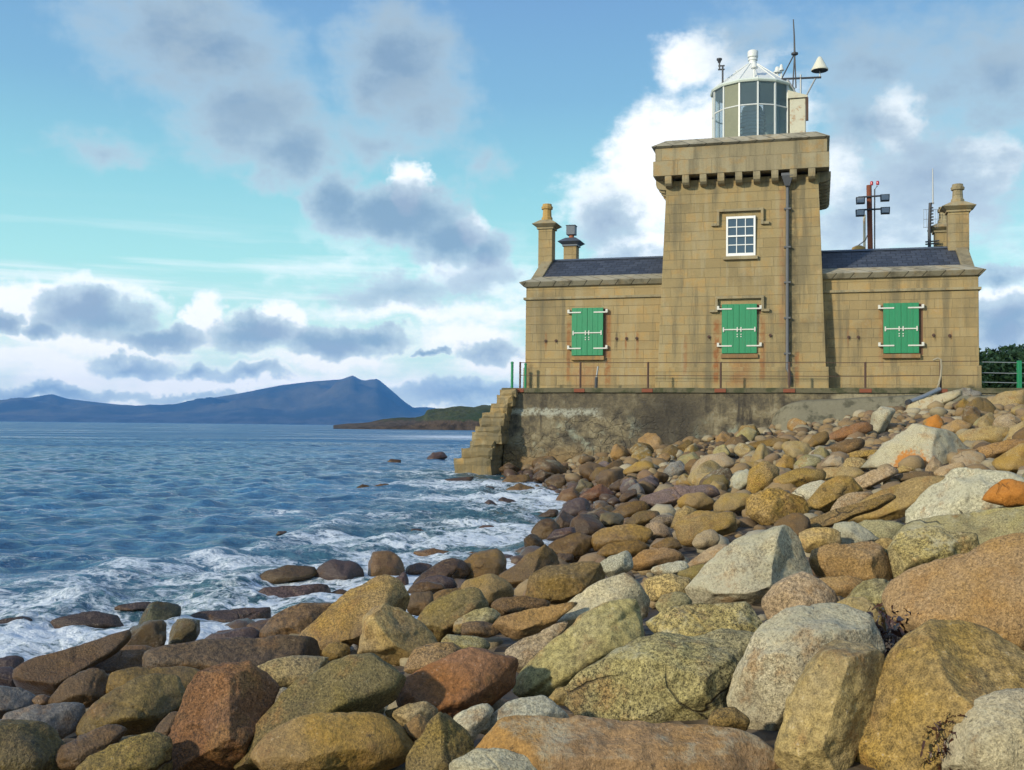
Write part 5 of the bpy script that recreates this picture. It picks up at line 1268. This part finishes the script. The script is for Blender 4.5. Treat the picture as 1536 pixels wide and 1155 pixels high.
PROTO = []
def proto_mesh(i, sub):
    rg = np.random.default_rng(500 + i); n = 8; a = np.sort(rg.uniform(0, 2 * math.pi, n)) + 0
    pl = [(math.cos(t) * .5 * rg.uniform(.85, 1.1), math.sin(t) * .34 * rg.uniform(.85, 1.1)) for t in np.linspace(0, 2 * math.pi, n, endpoint=False) + rg.normal(0, .2, n)]
    o = boulder_mesh('boulder', pl, .36, (np.array([1., 0, 0]), np.array([0, 0, 1.]), np.array([0, -1., 0])), rg.choice([7, 11, 16, 22]), sub, rg)
    return o
def more_boulders():
    rg = np.random.default_rng(33)
    for i, (X, Y, s, px, py, r) in enumerate(CAND[:N_MORE]):
        if i < 40: o = proto_mesh(i, 4); PROTO.append(o)
        else:
            o = PROTO[i % 40].copy(); COL.objects.link(o)
        key = KEYS[rg.integers(0, len(KEYS))]
        if Y > 20 and X - shore_x(Y) < 2: key = ['ochd', 'brn', 'brn', 'pur'][rg.integers(0, 4)]
        z = float(pile(X, Y)); o.location = (X, Y, z + .10 * s); o.scale = (s * rg.uniform(.9, 1.25), s * rg.uniform(.9, 1.2), s * rg.uniform(.8, 1.2))
        o.rotation_euler = (rg.normal() * .25, R(-10) + rg.normal() * .3, rg.uniform(-1, 1) if i < 40 else rg.uniform(0, 6.28))
        c = COLS[key]; v = rg.uniform(.85, 1.15); o.color = (c[0] * v, c[1] * v, c[2] * v, rg.choice([0, .05, .1, .3, .5]))
        o['patch'] = [99.0] * 3; o['patch_r'] = .001; o['group'] = 'boulders on the shore'; o['category'] = 'boulder'
        shape = 'long' if o.scale[0] > 1.15 * o.scale[1] else 'rounded' if o.scale[2] > s * .95 else 'flat'
        PLACED.append([px, py, r, r * .65, o, key]); o['label'] = ('small' if s < .38 else 'mid-sized') + ' ' + c[3] + ' ' + shape + ' stone'
more_boulders()
def cobbles():
    """the uncounted small stones between the boulders: one mass"""
    rg = np.random.default_rng(77); n = 5600
    Y = 2.6 + 31 * rg.random(n) ** .85; X = shore_x(Y) + rg.random(n) ** .9 * 15; s = np.clip(rg.lognormal(-2.0, .45, n), .05, .34) * np.interp(Y, [3, 8, 16], [.45, .8, 1.25])
    # stones of the same shore that lie outside the photograph's frame
    ex = 2600; Ye = -1.5 + 24 * rg.random(ex); Xe = shore_x(Ye) + .3 + 20 * rg.random(ex); keep = []; se = np.clip(rg.lognormal(-.75, .4, ex), .2, .95)
    for a_, b_, c_ in zip(Xe, Ye, se):
        if b_ < .6: keep.append(math.hypot(a_, b_) > 1.1); continue
        q = project((a_, b_, float(pile(a_, b_)))); m_ = .8 * c_ * FPX / max(q[2], .3); keep.append(q[2] < .3 or q[0] - m_ > 1560 or q[0] + m_ < -30 or q[1] - m_ > 1190)
    keep = np.array(keep); Xe, Ye, se = Xe[keep], Ye[keep], se[keep]
    X, Y, s = np.concatenate([X, Xe]), np.concatenate([Y, Ye]), np.concatenate([s, se])
    t, k = lh_local(X, Y); ok = ~((k > -1.25) & (t > -9) & (t < 9.6)); X, Y, s = X[ok], Y[ok], s[ok]; n = len(X)
    Z = pile(X, Y) - .10 + .15 * s
    pv, pf = [], []
    for j in range(10):
        D, F_ = ico(2); r = 1 + .28 * fbm(D * 1.4 + j * 7, 2, j); v = D * r[:, None] * np.array([.58, .5, .36]); pv.append(v); pf.append(F_)
    V = np.empty((n, len(pv[0]), 3)); 
    for i in range(n):
        a, b = rg.uniform(0, 6.28), rg.normal() * .3; ca, sa, cb, sb = math.cos(a), math.sin(a), math.cos(b), math.sin(b)
        M_ = np.array([[ca, -sa, 0], [sa, ca, 0], [0, 0, 1]]) @ np.array([[cb, 0, sb], [0, 1, 0], [-sb, 0, cb]])
        V[i] = (pv[i % 10] * s[i]) @ M_.T + [X[i], Y[i], Z[i]]
    nv = len(pv[0]); F_ = (pf[0][None] + (np.arange(n) * nv)[:, None, None]).reshape(-1, 3)
    m, T, b, out = mat_new('cobble_stone'); P_ = T.new('ShaderNodeTexCoord').outputs['Object']; g = T.new('ShaderNodeNewGeometry'); ri = g.outputs['Random Per Island']
    c = T.ramp(ri, [(0, (.12, .08, .045, 1)), (.25, (.24, .16, .075, 1)), (.45, (.30, .22, .115, 1)), (.6, (.20, .125, .07, 1)), (.78, (.27, .22, .13, 1)), (1, (.37, .32, .22, 1))])
    n3 = T.noise(P_, 45, 4, .7); c = T.v('SCALE', c); T.put(c.node.inputs['Scale'], T.m('MULTIPLY_ADD', n3, .9, .5))
    wz = T.sep(P_)[2]; wet = T.ss(wz, .38, .12); c = T.mix(wet, c, T.v('MULTIPLY', c, (.36, .30, .30)))
    T.put(b.inputs['Base Color'], c); T.put(b.inputs['Roughness'], T.m('MULTIPLY_ADD', wet, -.6, .9)); T.put(b.inputs['Normal'], T.bump(n3, .5, .02))
    o = mesh_np('cobbles', V.reshape(-1, 3), F_, m); tag(o, 'small loose cobbles filling the gaps between the boulders', 'cobbles', kind='stuff')
cobbles()

# ------------------------------------------------------------------ sea air
def build_haze():
    m = bpy.data.materials.new('sea_air'); m.use_nodes = True; T = NT(m.node_tree); T.n.clear()
    out = T.new('ShaderNodeOutputMaterial'); v = T.new('ShaderNodeVolumePrincipled'); T.l.new(v.outputs[0], out.inputs['Volume'])
    v.inputs['Color'].default_value = (.11, .41, 1.0, 1); v.inputs['Density'].default_value = 7.5e-5; v.inputs['Anisotropy'].default_value = 0.0
    b = MB(); b.box(-16000, 16000, -400, 15500, -4.5, 640); o = b.build('haze', m); tag(o, kind='stuff')
build_haze()

# ------------------------------------------------------------------ labels: each stone told apart by its look and its neighbours
def labels():
    heads = [p[4]['label'] for p in PLACED]; n_tr = sum(1 for p in PLACED if 'stone' not in p[4]['label'] or True)
    big = ['mossy upright block in the surf', 'rust red wedge-shaped boulder', 'long olive diagonal boulder', 'huge ochre egg boulder along the bottom edge', 'tall arched brown boulder', 'tan boulder with a flat facet',
           'upright brown boulder with a notch', 'large rusty brown boulder with cracks', 'long smooth grey-brown boulder lying diagonally', 'big angular greenish block', 'tall pale lichen-crusted boulder', 'huge smooth red granite boulder',
           'large lichen-crusted boulder', 'yellow boulder with a waisted side', 'great white lichened wedge', 'pale wedge with an orange lichen patch', 'very long purple slab', 'blocky dark ochre boulder', 'long ochre boulder on its side',
           'long pale tilted plank of stone', 'round orange lichen stone', 'long rust brown block', 'big yellow angular boulder', 'round orange cobble by the wall', 'very long brown boulder', 'reddish sandstone block', 'white quartz-like stone', 'purple rounded boulder in the surf']
    short = {'huge ochre egg boulder along the bottom edge': 'huge ochre egg boulder', 'tan boulder with a flat facet': 'tan faceted boulder', 'upright brown boulder with a notch': 'notched upright boulder', 'large rusty brown boulder with cracks': 'large cracked rusty boulder',
             'long smooth grey-brown boulder lying diagonally': 'long smooth diagonal boulder', 'yellow boulder with a waisted side': 'waisted yellow boulder', 'pale wedge with an orange lichen patch': 'orange-patched pale wedge', 'mossy upright block in the surf': 'mossy upright block',
             'long ochre boulder on its side': 'long ochre boulder', 'long pale tilted plank of stone': 'long tilted stone plank', 'round orange cobble by the wall': 'round orange cobble', 'purple rounded boulder in the surf': 'purple surf boulder'}
    marks = [(p[0], p[1], short.get(p[4]['label'], p[4]['label']), p) for p in PLACED if p[4]['label'] in big]
    for (px, py, nm) in ((740, 700, 'stepped buttress'), (1000, 668, 'stained sea wall'), (1180, 630, 'concrete ramp end'), (1470, 590, 'right wing corner'), (1320, 605, 'concrete ramp')): marks.append((px, py, nm, None))
    used = {}
    def rel(dx, dy):
        if abs(dx) > 1.3 * abs(dy): return 'right of' if dx > 0 else 'left of'
        return 'in front of' if dy > 0 else 'behind'
    order = sorted(range(len(PLACED)), key=lambda i: 0 if PLACED[i][4]['label'] in big else 1)
    for i in order:
        p = PLACED[i]; o = p[4]; h = heads[i]
        if h in big:
            o['label'] = h; used[h.lower()] = 1
            near = sorted((m for m in marks if m[3] is not p), key=lambda m: (m[0] - p[0]) ** 2 + (m[1] - p[1]) ** 2)
            lab = h + ' ' + rel(p[0] - near[0][0], (p[1] - near[0][1]) * 1.4) + ' the ' + near[0][2]; o['label'] = lab if len(lab.split()) <= 16 else h
            continue
        near = sorted((m for m in marks if m[3] is not p), key=lambda m: (m[0] - p[0]) ** 2 + 1.6 * (m[1] - p[1]) ** 2)
        done = False
        opts = []
        for m in near[:3]:
            r_ = rel(p[0] - m[0], (p[1] - m[1]) * 1.4); d = math.hypot(p[0] - m[0], p[1] - m[1])
            opts.append(('just ' if d < 75 else '') + r_ + ' the ' + m[2])
        cands = [h + ' ' + q for q in opts] + [h + ' ' + opts[0] + ' and ' + rel(p[0] - m[0], (p[1] - m[1]) * 1.4) + ' the ' + m[2] for m in near[1:6]]
        for lab in cands:
            if len(lab.split()) <= 16 and lab.lower() not in used: used[lab.lower()] = 1; o['label'] = lab; done = True; break
        if not done:
            o['label'] = cands[0]; print('DUP', cands[0])
labels()

# ------------------------------------------------------------------ seaweed between the foreground boulders
def seaweed(name_lab, px, py, rpx, seed, Y):
    c = at_depth(px, py, Y); o = empty('seaweed', tuple(c)); tag(o, name_lab, 'seaweed', 'dried seaweed caught between boulders'); rg = np.random.default_rng(seed); s = rpx * Y / FPX
    V = []; F_ = []
    for i in range(240):
        p = np.array([rg.normal() * s * .45, rg.normal() * s * .3, rg.normal() * s * .7]); d = rg.normal(size=3); d[2] -= .6; d /= np.linalg.norm(d); w = np.cross(d, rg.normal(size=3)); w /= np.linalg.norm(w); L_ = s * rg.uniform(.25, .6); wd = s * rg.uniform(.03, .09)
        b = len(V)
        for j in range(6):
            q = p + d * L_ * j / 5 + np.array([0, 0, -.25 * L_ * (j / 5) ** 2]) + rg.normal(size=3) * s * .02; ww = wd * (1 + .5 * rg.normal()) * (1 - .5 * j / 5); V += [q - w * ww, q + w * ww]
        for j in range(5): F_.append((b + 2 * j, b + 2 * j + 1, b + 2 * j + 3, b + 2 * j + 2))
    mesh_np('frond', np.array(V), np.array(F_), M_WEED, o, smooth=True)
M_WEED = mat_plain('dried_seaweed', (.05, .02, .012), .35, 0, .4, 12, .3, wear=((.10, .04, .012), .58))

seaweed('dark dried seaweed stuffed between the lichen-crusted boulder and the red granite', 1340, 985, 48, 3, 3.6)
seaweed('dark dried seaweed clinging in the gap before the pale corner boulder', 1424, 1125, 34, 5, 2.8)
